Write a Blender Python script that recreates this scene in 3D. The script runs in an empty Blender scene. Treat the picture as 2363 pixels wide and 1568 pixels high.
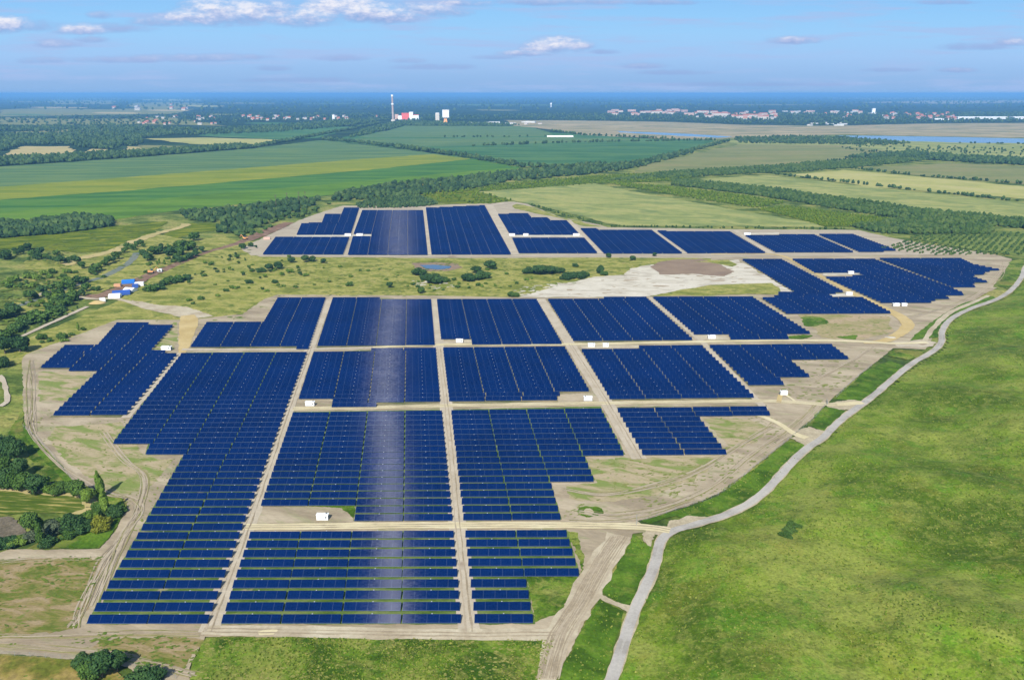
import bpy, bmesh, math, random
import numpy as np
from mathutils import Vector, Matrix, noise as mnoise
from mathutils.geometry import tessellate_polygon
R = math.radians
rnd = random.Random(11)
nrs = np.random.RandomState(5)
scn = bpy.context.scene
COL = scn.collection

# ------------------------------------------------------------------ camera
H = 200.0; F = 1854.0; CX, CY, HY = 1181.0, 783.0, 214.5
PITCH = math.atan((CY - HY) / F)
cd = bpy.data.cameras.new("Camera"); cam = bpy.data.objects.new("Camera", cd); COL.objects.link(cam)
cam.location = (0, 0, H); cam.rotation_euler = (R(90) - PITCH, 0, 0)
cd.sensor_width = 36; cd.lens = F / 2362 * 36; cd.clip_start = 1; cd.clip_end = 400000
scn.camera = cam
SP, CP = math.sin(PITCH), math.cos(PITCH)
def ray(x, y):
    a = (x - CX) / F; b = (CY - y) / F
    return Vector((a, CP + b * SP, -SP + b * CP))
def P(x, y, z=0.0):
    d = ray(x, y); t = (z - H) / d.z
    return Vector((d.x * t, d.y * t, z))
# ------------------------------------------------------------------ sun, sky
SUN_EL, SUN_AZ = 41.0, 10.6
sd = bpy.data.lights.new("Sun", 'SUN'); sun = bpy.data.objects.new("Sun", sd); COL.objects.link(sun)
sd.energy = 4.2; sd.angle = R(0.53); sd.color = (1.0, 0.96, 0.89)
sun.location = (-30, -200, 400)
sun.rotation_euler = Vector((math.sin(R(SUN_AZ)), math.cos(R(SUN_AZ)), -math.tan(R(SUN_EL)))).to_track_quat('-Z', 'Y').to_euler()
scn.view_settings.view_transform = 'Standard'; scn.view_settings.look = 'None'
scn.view_settings.gamma = 1.0; scn.view_settings.exposure = 0.6
try: scn.cycles.volume_bounces = 1
except Exception: pass

W = bpy.data.worlds.new("World"); scn.world = W; W.use_nodes = True
nt = W.node_tree; nt.nodes.clear()
class NT:
    """short helper for wiring nodes"""
    def __init__(s, t): s.t = t
    def n(s, k, **kw):
        o = s.t.nodes.new(k)
        for a, b in kw.items(): setattr(o, a, b)
        return o
    def put(s, sock, v):
        if isinstance(v, bpy.types.NodeSocket): s.t.links.new(v, sock)
        elif v is not None: sock.default_value = v
    def m(s, op, a, b=None, c=None, clamp=False):
        o = s.n('ShaderNodeMath', operation=op, use_clamp=clamp)
        s.put(o.inputs[0], a); s.put(o.inputs[1], b); s.put(o.inputs[2], c)
        return o.outputs[0]
    def mix(s, f, a, b, kind='MIX'):
        o = s.n('ShaderNodeMix', data_type='RGBA', blend_type=kind)
        s.put(o.inputs[0], f)
        s.put(o.inputs[6], a if isinstance(a, bpy.types.NodeSocket) else (*a[:3], 1))
        s.put(o.inputs[7], b if isinstance(b, bpy.types.NodeSocket) else (*b[:3], 1))
        return o.outputs[2]
    def noise(s, vec, scale, detail=5, rough=.55, dist=0):
        o = s.n('ShaderNodeTexNoise'); s.put(o.inputs['Vector'], vec)
        o.inputs['Scale'].default_value = scale; o.inputs['Detail'].default_value = detail
        o.inputs['Roughness'].default_value = rough; o.inputs['Distortion'].default_value = dist
        return o.outputs[0]
    def ramp(s, f, stops):
        o = s.n('ShaderNodeValToRGB'); s.put(o.inputs[0], f); e = o.color_ramp.elements
        while len(e) < len(stops): e.new(0.5)
        for i, (p, c) in enumerate(stops):
            e[i].position = p; e[i].color = (*c[:3], 1)
        return o.outputs[0]
    def step(s, f, a, b):
        o = s.n('ShaderNodeMapRange', interpolation_type='SMOOTHSTEP'); s.put(o.inputs[0], f)
        o.inputs[1].default_value = a; o.inputs[2].default_value = b
        return o.outputs[0]
w = NT(nt)
sky = w.n('ShaderNodeTexSky', sky_type='NISHITA', sun_disc=False)
sky.sun_elevation = R(SUN_EL); sky.sun_rotation = R(180 + SUN_AZ)
sky.altitude = 200; sky.air_density = 1.0; sky.dust_density = 0.6; sky.ozone_density = 2.5
SKY_S = 0.085
tc = w.n('ShaderNodeTexCoord'); sep = w.n('ShaderNodeSeparateXYZ'); nt.links.new(tc.outputs['Generated'], sep.inputs[0])
X, Y, Z = sep.outputs
Ys = w.m('MAXIMUM', Y, 0.05)
U = w.m('DIVIDE', X, Ys); V = w.m('DIVIDE', Z, Ys)
front = w.step(Y, 0.1, 0.3)
cmb = w.n('ShaderNodeCombineXYZ'); w.put(cmb.inputs[0], U); w.put(cmb.inputs[1], w.m('MULTIPLY', V, 2.2)); cmb.inputs[2].default_value = 3.3
cv = cmb.outputs[0]
n1 = w.noise(cv, 26, 7, .62); n2 = w.noise(cv, 85, 5, .6)
nn = w.m('ADD', w.m('MULTIPLY', w.m('SUBTRACT', n1, .5), 2.6), w.m('MULTIPLY', w.m('SUBTRACT', n2, .5), 0.9))
clouds = [  # x, y, half width, half height, strength of the white
 (430,32,60,14,1),(500,20,65,24,1),(560,22,60,20,1),(640,12,45,18,1),(700,30,70,18,.9),(780,8,75,18,1),(850,20,70,17,1),(910,24,55,15,1),
 (985,12,70,13,.8),(1060,6,60,8,.7),(360,48,50,10,.5),(10,46,55,15,1),(60,58,70,12,.2),(188,60,45,10,.8),(245,66,70,10,.2),(135,102,40,9,.5),(205,92,30,7,.3),
 (1205,124,45,7,.7),(1150,132,40,5,.2),(1235,116,30,7,.7),(1285,98,52,14,1),(1335,107,24,8,.7),(1395,120,28,5,.1),(1480,152,40,6,.3),
 (1830,94,42,8,.6),(2335,98,40,9,.6),(2250,108,60,8,.1),(2205,162,35,5,.3),(790,135,45,7,.2),(942,140,30,6,.3),(2060,162,50,4,.1),
 (300,138,120,7,.35),(430,135,140,8,.35),(580,132,40,6,.3),(100,140,40,7,.3),(620,158,30,6,.1),(2180,3,50,5,.2),(1520,3,70,6,.3),(1300,2,120,8,.4),(230,33,20,8,.4),
 (1000,250*.62,60,6,.1),(700,185,90,5,.1),(1560,168,60,5,.1),(1700,195,200,4,.05)]
cm = None; cw = None
for (x, y, a, b, s) in clouds:
    y += (10 if s > .75 else 0) + (3 if y < 60 else 0)
    d = ray(x, y); u0, v0 = d.x / d.y, d.z / d.y
    a *= 1.4; b *= 1.6 if s > .75 else 1.4; d2 = ray(x + a, y); ua = d2.x / d2.y - u0
    d3 = ray(x, y - b); vb = d3.z / d3.y - v0
    du = w.m('DIVIDE', w.m('SUBTRACT', U, u0), ua); dv = w.m('DIVIDE', w.m('SUBTRACT', V, v0), vb)
    # flat base: below the centre the ellipse is tighter
    dv2 = w.m('MAXIMUM', dv, w.m('MULTIPLY', dv, -1.5))
    r2 = w.m('ADD', w.m('MULTIPLY', du, du), w.m('MULTIPLY', dv2, dv2))
    k = w.m('SUBTRACT', 1.0, r2)
    k = w.m('MAXIMUM', k, -3.0)
    lit = w.m('MULTIPLY', w.m('ADD', w.m('ADD', w.m('MULTIPLY', dv, .75), .42), w.m('MULTIPLY', w.m('SUBTRACT', n2, .5), 1.6), clamp=True), s)
    # weight of the lit part by the local mask
    kk = w.step(w.m('ADD', k, w.m('MULTIPLY', nn, 1.2)), -0.7, 1.25)
    if s < .6: kk = w.m('MULTIPLY', kk, .62 + s * .5)
    lw = w.m('MULTIPLY', lit, kk)
    cm = kk if cm is None else w.m('MAXIMUM', cm, kk)
    cw = lw if cw is None else w.m('MAXIMUM', cw, lw)
cm = w.m('MULTIPLY', cm, front)
# thin high veil
cmb2 = w.n('ShaderNodeCombineXYZ'); w.put(cmb2.inputs[0], w.m('MULTIPLY', U, .7)); w.put(cmb2.inputs[1], w.m('MULTIPLY', V, 9)); cmb2.inputs[2].default_value = 8.1
veil = w.m('MULTIPLY', w.step(w.noise(cmb2.outputs[0], 9, 7, .62), .47, .68), w.m('MULTIPLY', front, .75))
E2 = 2 ** -0.6
def L(c):
    v = c / 255.0
    return v / 12.92 if v <= .04045 else ((v + .055) / 1.055) ** 2.4
def skyc(r, g, b): return (L(r) * E2, L(g) * E2, L(b) * E2)
def vof_(y): d_ = ray(1181, y); return d_.z / d_.y
VM = .13
el = w.m('DIVIDE', V, VM, clamp=True)
low = w.ramp(el, [(0.0, skyc(146, 184, 230)), (vof_(190) / VM, skyc(148, 186, 232)), (vof_(130) / VM, skyc(162, 201, 245)), (vof_(80) / VM, skyc(158, 207, 250)), (vof_(35) / VM, skyc(150, 205, 251)), (1.0, skyc(134, 190, 246))])
skcol = w.n('ShaderNodeVectorMath', operation='SCALE'); nt.links.new(sky.outputs[0], skcol.inputs[0]); skcol.inputs['Scale'].default_value = SKY_S
lowf = w.m('SUBTRACT', 1.0, w.step(Z, .12, .35))
sk = w.mix(lowf, skcol.outputs[0], low)
sk = w.mix(veil, sk, skyc(170, 194, 238))
ccol = w.ramp(cw, [(0.0, skyc(146, 172, 222)), (.35, skyc(190, 202, 236)), (.8, skyc(244, 242, 250))])
fin = w.mix(w.m('MULTIPLY', cm, .93), sk, ccol)
bg = w.n('ShaderNodeBackground'); wo = w.n('ShaderNodeOutputWorld')
nt.links.new(fin, bg.inputs[0]); bg.inputs[1].default_value = 1.0
nt.links.new(bg.outputs[0], wo.inputs[0])

# ------------------------------------------------------------------ helpers
ALB = 1 / 1.55
def c8(r, g, b): return (L(r) * ALB * 1.06, L(g) * ALB * .97, L(b) * ALB * .82)
def cs(r, g, b): return (L(r) * ALB * 1.07, L(g) * ALB * 1.045, L(b) * ALB * .99)
def tag(o, label=None, cat=None, group=None, kind=None):
    if label: o['label'] = label
    if cat: o['category'] = cat
    if group: o['group'] = group
    if kind: o['kind'] = kind
    return o
def link(name, me, mats=(), parent=None):
    o = bpy.data.objects.new(name, me); COL.objects.link(o)
    for m_ in mats:
        if m_.name not in [k.name for k in me.materials if k]: me.materials.append(m_)
    if parent is not None: o.parent = parent
    return o
def empty(name, loc=(0, 0, 0), rz=0, sc=None):
    o = bpy.data.objects.new(name, None); COL.objects.link(o)
    o.location = loc; o.rotation_euler = (0, 0, rz); o.empty_display_size = 1
    if sc: o.scale = sc
    return o
class MB:
    """collects faces into one mesh"""
    def __init__(s): s.v = []; s.f = []; s.mi = []
    def face(s, pts, mi=0):
        b = len(s.v); s.v += [tuple(p) for p in pts]; s.f.append(tuple(range(b, b + len(pts)))); s.mi.append(mi)
    def box(s, x0, x1, y0, y1, z0, z1, mi=0, M=None):
        c = [Vector((x, y, z)) for z in (z0, z1) for y in (y0, y1) for x in (x0, x1)]
        if M is not None: c = [M @ q for q in c]
        b = len(s.v); s.v += [tuple(q) for q in c]
        for f in ((0, 2, 3, 1), (4, 5, 7, 6), (0, 1, 5, 4), (2, 6, 7, 3), (0, 4, 6, 2), (1, 3, 7, 5)):
            s.f.append(tuple(b + i for i in f)); s.mi.append(mi)
    def cyl(s, p, q, r0, r1, n=8, mi=0, cap=True):
        p, q = Vector(p), Vector(q); a = (q - p).normalized()
        t = a.orthogonal().normalized(); u = a.cross(t); b = len(s.v)
        for c_, r_ in ((p, r0), (q, r1)):
            for i in range(n):
                an = 2 * math.pi * i / n; s.v.append(tuple(c_ + (t * math.cos(an) + u * math.sin(an)) * r_))
        for i in range(n):
            j = (i + 1) % n; s.f.append((b + i, b + j, b + n + j, b + n + i)); s.mi.append(mi)
        if cap:
            s.f.append(tuple(b + n + i for i in range(n))); s.mi.append(mi)
            s.f.append(tuple(b + i for i in reversed(range(n)))); s.mi.append(mi)
    def mesh(s, name):
        me = bpy.data.meshes.new(name); me.from_pydata(s.v, [], s.f)
        me.polygons.foreach_set('material_index', s.mi); me.update(); return me
    def build(s, name, mats, parent=None):
        if not isinstance(mats, (list, tuple)): mats = [mats]
        return link(name, s.mesh(name), mats, parent)
def npmesh(name, V, Fc):
    """fast mesh from arrays: V (n,3), Fc (m,k)"""
    me = bpy.data.meshes.new(name); V = np.asarray(V, np.float32); Fc = np.asarray(Fc, np.int32)
    m_, k = Fc.shape
    me.vertices.add(len(V)); me.vertices.foreach_set('co', V.ravel())
    me.loops.add(m_ * k); me.loops.foreach_set('vertex_index', Fc.ravel())
    me.polygons.add(m_); me.polygons.foreach_set('loop_start', np.arange(0, m_ * k, k, dtype=np.int32))
    me.update(calc_edges=True); me.shade_flat(); return me

MATS = {}
def base_mat(name, rough=.9, spec=.2):
    m_ = bpy.data.materials.new(name); m_.use_nodes = True; t = m_.node_tree
    b = t.nodes['Principled BSDF']; b.inputs['Roughness'].default_value = rough
    b.inputs['Specular IOR Level'].default_value = spec
    return m_, NT(t), b
def gmat(name, cols, scale=.02, fine=.5, amp=.35, rot=0, stretch=1, thr=(.38, .62), bump=.0, bscale=.5, dist=0, mid=None, spots=None):
    """ground material: big patches through a ramp of colours, then fine mottling"""
    m_, t, b = base_mat(name, .95, .1)
    g = t.n('ShaderNodeNewGeometry')
    mp = t.n('ShaderNodeMapping'); t.put(mp.inputs[0], g.outputs['Position'])
    mp.vector_type = 'POINT'
    mp.inputs['Rotation'].default_value = (0, 0, rot)
    mp2 = t.n('ShaderNodeMapping'); t.put(mp2.inputs[0], mp.outputs[0]); mp2.inputs['Scale'].default_value = (1, stretch, 1)
    v = mp2.outputs[0]
    a = t.noise(v, scale, 8, .62, dist)
    n_ = len(cols)
    col = t.ramp(a, [(thr[0] + (thr[1] - thr[0]) * i / max(1, n_ - 1), c) for i, c in enumerate(cols)])
    if mid:
        for (sc, lo, hi, c, st) in mid:
            col = t.mix(t.m('MULTIPLY', t.step(t.noise(v, sc, 6, .65, dist), lo, hi), st), col, c)
    fn = t.noise(v, fine, 6, .7)
    k = t.m('ADD', 1 - amp, t.m('MULTIPLY', t.step(fn, .34, .66), 2 * amp))
    cc = t.n('ShaderNodeCombineColor'); [t.put(cc.inputs[i], k) for i in range(3)]
    col = t.mix(1.0, col, cc.outputs[0], 'MULTIPLY')
    if spots:
        for (sc, lo, hi, c, st) in spots:
            col = t.mix(t.m('MULTIPLY', t.step(t.noise(g.outputs['Position'], sc, 3, .6), lo, hi), st), col, c)
    t.put(b.inputs['Base Color'], col)
    if bump:
        bp = t.n('ShaderNodeBump'); bp.inputs['Strength'].default_value = 1; bp.inputs['Distance'].default_value = bump
        t.put(bp.inputs['Height'], t.noise(v, bscale, 5, .65)); t.put(b.inputs['Normal'], bp.outputs[0])
    return m_
def pmat(name, col, rough=.6, metal=0, var=.12, scale=.8):
    m_, t, b = base_mat(name, rough, .4); b.inputs['Metallic'].default_value = metal
    g = t.n('ShaderNodeTexCoord')
    k = t.m('ADD', 1 - var, t.m('MULTIPLY', t.noise(g.outputs['Object'], scale, 5, .6), 2 * var))
    cc = t.n('ShaderNodeCombineColor'); [t.put(cc.inputs[i], k) for i in range(3)]
    t.put(b.inputs['Base Color'], t.mix(1.0, col, cc.outputs[0], 'MULTIPLY'))
    return m_

def jag(pts, res, jit, seed=0, closed=True):
    out = []; n = len(pts); o1 = Vector((seed * 7.3, seed * 3.1, 0)); o2 = Vector((31, 17, 5))
    r2 = max(res * .4, 1.0)
    for i in range(n if closed else n - 1):
        a, b = pts[i], pts[(i + 1) % n]; d = (b - a).length
        k = max(1, int(d / r2))
        for j in range(k):
            p = a.lerp(b, j / k); q = p / (res * 2.6) + o1; q2 = p / (r2 * 1.5) + o1
            p = p + Vector((mnoise.noise(q), mnoise.noise(q + o2), 0)) * jit * 1.8 + Vector((mnoise.noise(q2), mnoise.noise(q2 + o2), 0)) * jit * 1.1
            out.append(p)
    if not closed: out.append(pts[-1])
    return out
def cat(pts, n=6, closed=False):
    out = []; m_ = len(pts)
    for i in range(m_ if closed else m_ - 1):
        if closed: p0, p1, p2, p3 = pts[i - 1], pts[i], pts[(i + 1) % m_], pts[(i + 2) % m_]
        else: p0, p1, p2, p3 = pts[max(0, i - 1)], pts[i], pts[i + 1], pts[min(m_ - 1, i + 2)]
        for k in range(n):
            t = k / n
            out.append(.5 * ((2 * p1) + (p2 - p0) * t + (2 * p0 - 5 * p1 + 4 * p2 - p3) * t * t + (3 * p1 - p0 - 3 * p2 + p3) * t ** 3))
    if not closed: out.append(pts[-1])
    return out
SEED = [0]
def patch(name, ptsD, mat, z, jit=None, res=None, smooth=False, z0=0):
    SEED[0] += 1
    pts = [P(x, y, 0) for x, y in ptsD]
    dist = sum(p.length for p in pts) / len(pts)
    if smooth: pts = cat(pts, 5, True)
    if res is None: res = max(3, dist * .012)
    if jit is None: jit = res * .25
    pts = jag(pts, res, jit, SEED[0])
    tri = tessellate_polygon([[Vector((p.x, p.y, 0)) for p in pts]])
    me = bpy.data.meshes.new(name)
    fs = []
    for t in tri:
        a, b, c = [pts[i] for i in t]
        fs.append(t if (b - a).cross(c - a).z > 0 else t[::-1])
    me.from_pydata([(p.x, p.y, z) for p in pts], [], fs); me.update()
    o = link(name, me, [mat]); tag(o, kind='structure'); return o
def ribbon(name, ptsD, width, mat, z, jit=.3, world=False, smooth=True, res=4):
    SEED[0] += 1
    pts = [Vector(p) for p in ptsD] if world else [P(x, y, 0) for x, y in ptsD]
    if smooth: pts = cat(pts, 8)
    q = [pts[0]]
    for a, b in zip(pts, pts[1:]):
        k = max(1, int((b - a).length / res))
        q += [a.lerp(b, (j + 1) / k) for j in range(k)]
    V = []; ws = width if isinstance(width, (list, tuple)) else (width, width)
    for i, p in enumerate(q):
        t = (q[min(i + 1, len(q) - 1)] - q[max(i - 1, 0)]).normalized(); nrm = Vector((-t.y, t.x, 0))
        f = i / max(1, len(q) - 1) * (len(ws) - 1); k = min(int(f), len(ws) - 2); wd = ws[k] + (ws[k + 1] - ws[k]) * (f - k)
        for s in (-1, 1):
            j = mnoise.noise(Vector((p.x * .12, p.y * .12, s * 9.7 + SEED[0]))) * jit * 1.5 + mnoise.noise(Vector((p.x * .5, p.y * .5, s * 5 + SEED[0]))) * jit * .6
            e = p + nrm * s * (wd / 2 + j); V.append((e.x, e.y, z))
    fs = [(2 * i + 1, 2 * i, 2 * i + 2, 2 * i + 3) for i in range(len(q) - 1)]
    me = bpy.data.meshes.new(name); me.from_pydata(V, [], fs); me.update()
    o = link(name, me, [mat]); tag(o, kind='structure'); return o

# ------------------------------------------------------------------ ground materials
M = {}
M['far'] = gmat('far_land', [c8(28, 58, 40), c8(44, 74, 46), c8(70, 100, 60)], .0012, .006, .25, 0, 2.5, (.38, .68))
M['meadow'] = gmat('meadow', [c8(72, 98, 44), c8(104, 128, 58), c8(140, 156, 80), c8(166, 168, 100)], .014, .22, .3, .3, 1.6, (.39, .61), .25, .4,
                   spots=[(.05, .6, .68, c8(58, 86, 40), .7), (.11, .62, .7, c8(60, 92, 42), .6)])
M['scrub'] = gmat('dry_meadow', [c8(128, 142, 64), c8(154, 164, 82), c8(182, 182, 108), c8(134, 150, 68)], .022, .3, .22, .2, 2.0, (.39, .61), .4, .25,
                  spots=[(.07, .58, .68, c8(96, 122, 50), .8), (.16, .63, .7, c8(76, 110, 46), .7), (.03, .66, .74, c8(196, 190, 140), .6)])
M['sand'] = gmat('sandy_ground', [cs(168, 154, 130), cs(188, 174, 148), cs(204, 190, 164)], .02, .35, .08, .25, 2.6, (.39, .61), .05, .8, .6,
                 mid=[(.035, .53, .68, cs(156, 164, 110), .65), (.09, .58, .72, cs(140, 160, 90), .6), (.012, .6, .75, cs(176, 156, 140), .5)])
M['weedy'] = gmat('weedy_soil', [c8(110, 128, 56), c8(142, 142, 84), c8(160, 148, 108), c8(176, 162, 132)], .05, .6, .14, .12, 3.0, (.41, .6), .1, .6, .8,
                 spots=[(.12, .58, .68, c8(110, 138, 52), .7), (.3, .6, .72, c8(90, 118, 40), .5)])
M['weedy2'] = gmat('thinly_weedy_soil', [cs(140, 156, 84), cs(176, 168, 124), cs(196, 180, 148)], .04, .6, .1, .3, 3.0, (.42, .58), .1, .6, .8,
                 spots=[(.1, .6, .7, cs(138, 162, 82), .7)])
M['sandfar'] = gmat('pale_sandy_ground', [cs(176, 164, 146), cs(196, 184, 162), cs(210, 200, 178)], .02, .3, .1, .1, 3, (.3, .7),
                 mid=[(.02, .56, .7, cs(160, 164, 118), .6)])
M['track'] = gmat('track_sand', [cs(190, 176, 150), cs(206, 194, 168), cs(216, 206, 180)], .05, .6, .09, 0, 1, (.39, .61), spots=[(.035, .62, .74, cs(140, 120, 98), .7)])
M['yroad'] = gmat('yellow_gravel', [cs(220, 208, 168), cs(232, 220, 180), cs(238, 228, 190)], .04, .5, .05, 0, 1)
M['yroad2'] = gmat('ochre_gravel', [c8(206, 188, 136), c8(222, 206, 158)], .04, .5, .06, 0, 1)
M['path'] = gmat('pale_path', [cs(200, 188, 166), cs(214, 203, 182)], .06, .7, .08, 0, 1, spots=[(.03, .64, .72, cs(150, 128, 108), .7)])
M['asph'] = gmat('worn_asphalt', [cs(176, 172, 164), cs(194, 190, 184), cs(204, 200, 192)], .05, .9, .07, 0, 1, (.41,.59), spots=[(.09, .64, .72, cs(165, 163, 166), .5)])
M['verge'] = gmat('road_verge', [cs(188, 176, 148), cs(206, 194, 166)], .1, .8, .12, 0, 1)
M['grass'] = gmat('grass', [c8(66, 100, 22), c8(92, 130, 34), c8(114, 148, 48), c8(140, 158, 74)], .035, .7, .24, .4, 1.2, (.43, .58), .5, .35, .5,
                  mid=[(.09, .5, .58, c8(152, 160, 84), .5), (.06, .53, .6, c8(62, 100, 22), .6), (.2, .53, .62, c8(164, 168, 100), .35)],
                  spots=[(.5, .56, .66, c8(58, 90, 20), .5), (.02, .58, .66, c8(150, 138, 84), .45)])
M['lush'] = gmat('lush_grass', [c8(68, 102, 22), c8(86, 126, 32), c8(106, 144, 44)], .05, .7, .22, .4, 1.2, (.4, .6), .3, .4, .3,
                  mid=[(.12, .54, .64, c8(138, 156, 70), .45), (.25, .55, .65, c8(68, 106, 20), .5)], spots=[(.06, .6, .7, c8(150, 154, 84), .4)])
M['hill'] = gmat('hill_grass', [c8(84, 114, 26), c8(108, 142, 36), c8(128, 160, 50), c8(154, 172, 80)], .011, .8, .22, .0, 1.0, (.43, .58), .5, .25, .2,
                  mid=[(.022, .50, .60, c8(152, 166, 84), .42), (.03, .52, .60, c8(80, 110, 32), .45), (.06, .53, .62, c8(98, 156, 38), .5), (.045, .54, .63, c8(144, 138, 62), .3),
                       (.13, .51, .61, c8(152, 166, 82), .45), (.17, .52, .62, c8(76, 106, 28), .5), (.34, .53, .62, c8(166, 176, 96), .4)],
                  spots=[(.55, .55, .65, c8(70, 100, 24), .5), (.9, .58, .68, c8(172, 180, 98), .45), (1.3, .6, .7, c8(86, 144, 32), .5)])
M['rowgrass'] = gmat('row_grass', [c8(84, 116, 50), c8(108, 138, 70), c8(128, 148, 92)], .06, .8, .2, 0, 4, (.39, .61), spots=[(.06, .66, .74, c8(196, 184, 160), .8)])
M['rowsand'] = gmat('row_ground', [c8(110, 122, 84), c8(150, 148, 120), c8(176, 166, 142)], .03, .6, .15, 0, 3, (.39, .61))
M['white'] = gmat('white_sand', [cs(206, 198, 180), cs(226, 220, 202), cs(234, 228, 212)], .03, .3, .07, .15, 2.5, (.39, .61), .5, .12, 1.0,
                  spots=[(.045, .64, .7, cs(176, 166, 150), .7)])
M['grey'] = gmat('grey_soil', [c8(152, 136, 122), c8(168, 152, 136)], .03, .4, .06, 0, 2)
M['brown'] = gmat('brown_soil', [c8(128, 104, 92), c8(150, 126, 110), c8(166, 144, 128)], .04, .4, .12, .6, 3)
M['olive'] = gmat('olive_field', [c8(84, 112, 10), c8(112, 134, 22), c8(150, 158, 50)], .02, .3, .2, -.25, 3.2, (.38,.64), .5, .2)
M['olive2'] = gmat('olive_plantation', [c8(70, 98, 16), c8(92, 120, 26), c8(112, 138, 40)], .02, .2, .25, -.25, 2.2, (.38,.64), .8, .15)
M['fgreen'] = gmat('crop_green', [c8(88, 132, 40), c8(104, 150, 42), c8(116, 156, 56)], .004, .05, .12, -.14, 5, (.39, .61))
M['fgreen2'] = gmat('crop_green_dark', [c8(66, 120, 54), c8(86, 138, 54), c8(100, 146, 60)], .004, .05, .12, -.14, 6, (.41,.59))
M['fyellow'] = gmat('crop_yellow', [c8(126, 150, 44), c8(144, 162, 52), c8(160, 170, 54)], .004, .05, .12, -.14, 6, (.39, .61))
M['fteal'] = gmat('crop_teal', [c8(92, 130, 86), c8(102, 140, 92), c8(122, 152, 92)], .003, .05, .1, -.12, 9, (.41,.59))
M['fteal2'] = gmat('crop_bluegreen', [c8(66, 118, 72), c8(82, 132, 84), c8(98, 142, 84)], .003, .04, .11, .1, 4, (.41,.59))
M['ftan'] = gmat('stubble_field', [c8(128, 142, 90), c8(144, 154, 98), c8(156, 156, 108)], .0035, .04, .12, .1, 3, (.39, .61))
M['fpale'] = gmat('pale_meadow', [c8(138, 158, 96), c8(162, 176, 108), c8(180, 186, 120)], .01, .08, .12, .5, 2.0, (.4, .6), .6, .05, .8, spots=[(.01, .6, .72, c8(112, 142, 88), .6)])
M['flight'] = gmat('light_field', [c8(176, 184, 116), c8(192, 196, 124), c8(200, 200, 140)], .006, .06, .08, .5, 2, (.39, .61))
M['mine'] = gmat('bare_mine_soil', [c8(128, 142, 104), c8(164, 160, 128), c8(190, 178, 146), c8(206, 196, 164)], .0035, .02, .1, .05, 5, (.4, .6), spots=[(.004, .6, .68, c8(110, 132, 92), .6)])
M['pale_far'] = gmat('pale_clearing', [c8(190, 184, 130), c8(212, 200, 150)], .01, .06, .1, 0, 2)
M['dwood'] = gmat('forest_floor', [c8(34, 62, 34), c8(48, 80, 40), c8(60, 92, 44)], .01, .06, .3)
M['orch'] = gmat('orchard_grass', [c8(104, 130, 58), c8(140, 160, 84)], .02, .3, .15)
def watermat():
    m_, t, b = base_mat('water', .08, .5)
    b.inputs['Base Color'].default_value = (.04, .08, .13, 1)
    g = t.n('ShaderNodeNewGeometry'); bp = t.n('ShaderNodeBump'); bp.inputs['Strength'].default_value = .25; bp.inputs['Distance'].default_value = .3
    t.put(bp.inputs['Height'], t.noise(g.outputs['Position'], .3, 4, .6)); t.put(b.inputs['Normal'], bp.outputs[0]); return m_
M['water'] = watermat()
M['greyblue'] = gmat('wet_track', [c8(120, 138, 134), c8(146, 156, 150)], .05, .5, .1)

# ------------------------------------------------------------------ ground sheet
def sheet():
    xs = [-120000, -40000, -12000, -4000, -1200, 0, 1200, 4000, 12000, 40000, 120000]
    ys = [-500, 0, 600, 1500, 4000, 12000, 40000, 160000]
    V = [(x, y, 0) for y in ys for x in xs]; n = len(xs)
    fs = [(j * n + i, j * n + i + 1, (j + 1) * n + i + 1, (j + 1) * n + i) for j in range(len(ys) - 1) for i in range(n - 1)]
    me = bpy.data.meshes.new('ground'); me.from_pydata(V, [], fs); me.update()
    tag(link('ground', me, [M['far']]), kind='structure')
sheet()
patch('meadow', [(-500, 2400), (-500, 520), (0, 470), (300, 488), (700, 440), (1010, 412), (1185, 380), (1400, 372), (1700, 310), (2362, 305), (3000, 320), (3000, 2400)], M['meadow'], .03, 0, 200)

# --- far country
LZ = [0.1]
def far(name, pts, mat, dz=.12, **kw):
    LZ[0] += .0065
    return patch(name, pts, M[mat], LZ[0] + dz, **kw)
far('field', [(0, 252), (110, 249), (400, 255), (450, 250), (400, 262), (0, 268)], 'ftan')
far('field', [(0, 270), (180, 274), (300, 273), (357, 281), (290, 288), (0, 289)], 'ftan')
far('field', [(0, 305), (240, 294), (368, 299), (240, 307), (0, 309)], 'ftan')
far('field', [(113, 229), (275, 232), (250, 240), (130, 240)], 'ftan')
far('field', [(310, 237), (400, 234), (478, 239), (400, 249), (340, 250), (290, 244)], 'ftan')
far('field', [(170, 255), (300, 250), (430, 246), (380, 258), (260, 262), (180, 262)], 'ftan')
far('field', [(380, 268), (520, 290), (300, 285), (290, 275)], 'ftan')
far('field', [(2120, 232), (2362, 230), (2362, 236), (2200, 239), (1960, 236)], 'mine')
far('field', [(1880, 225), (2300, 224), (2362, 227), (2000, 229)], 'ftan')
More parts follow.
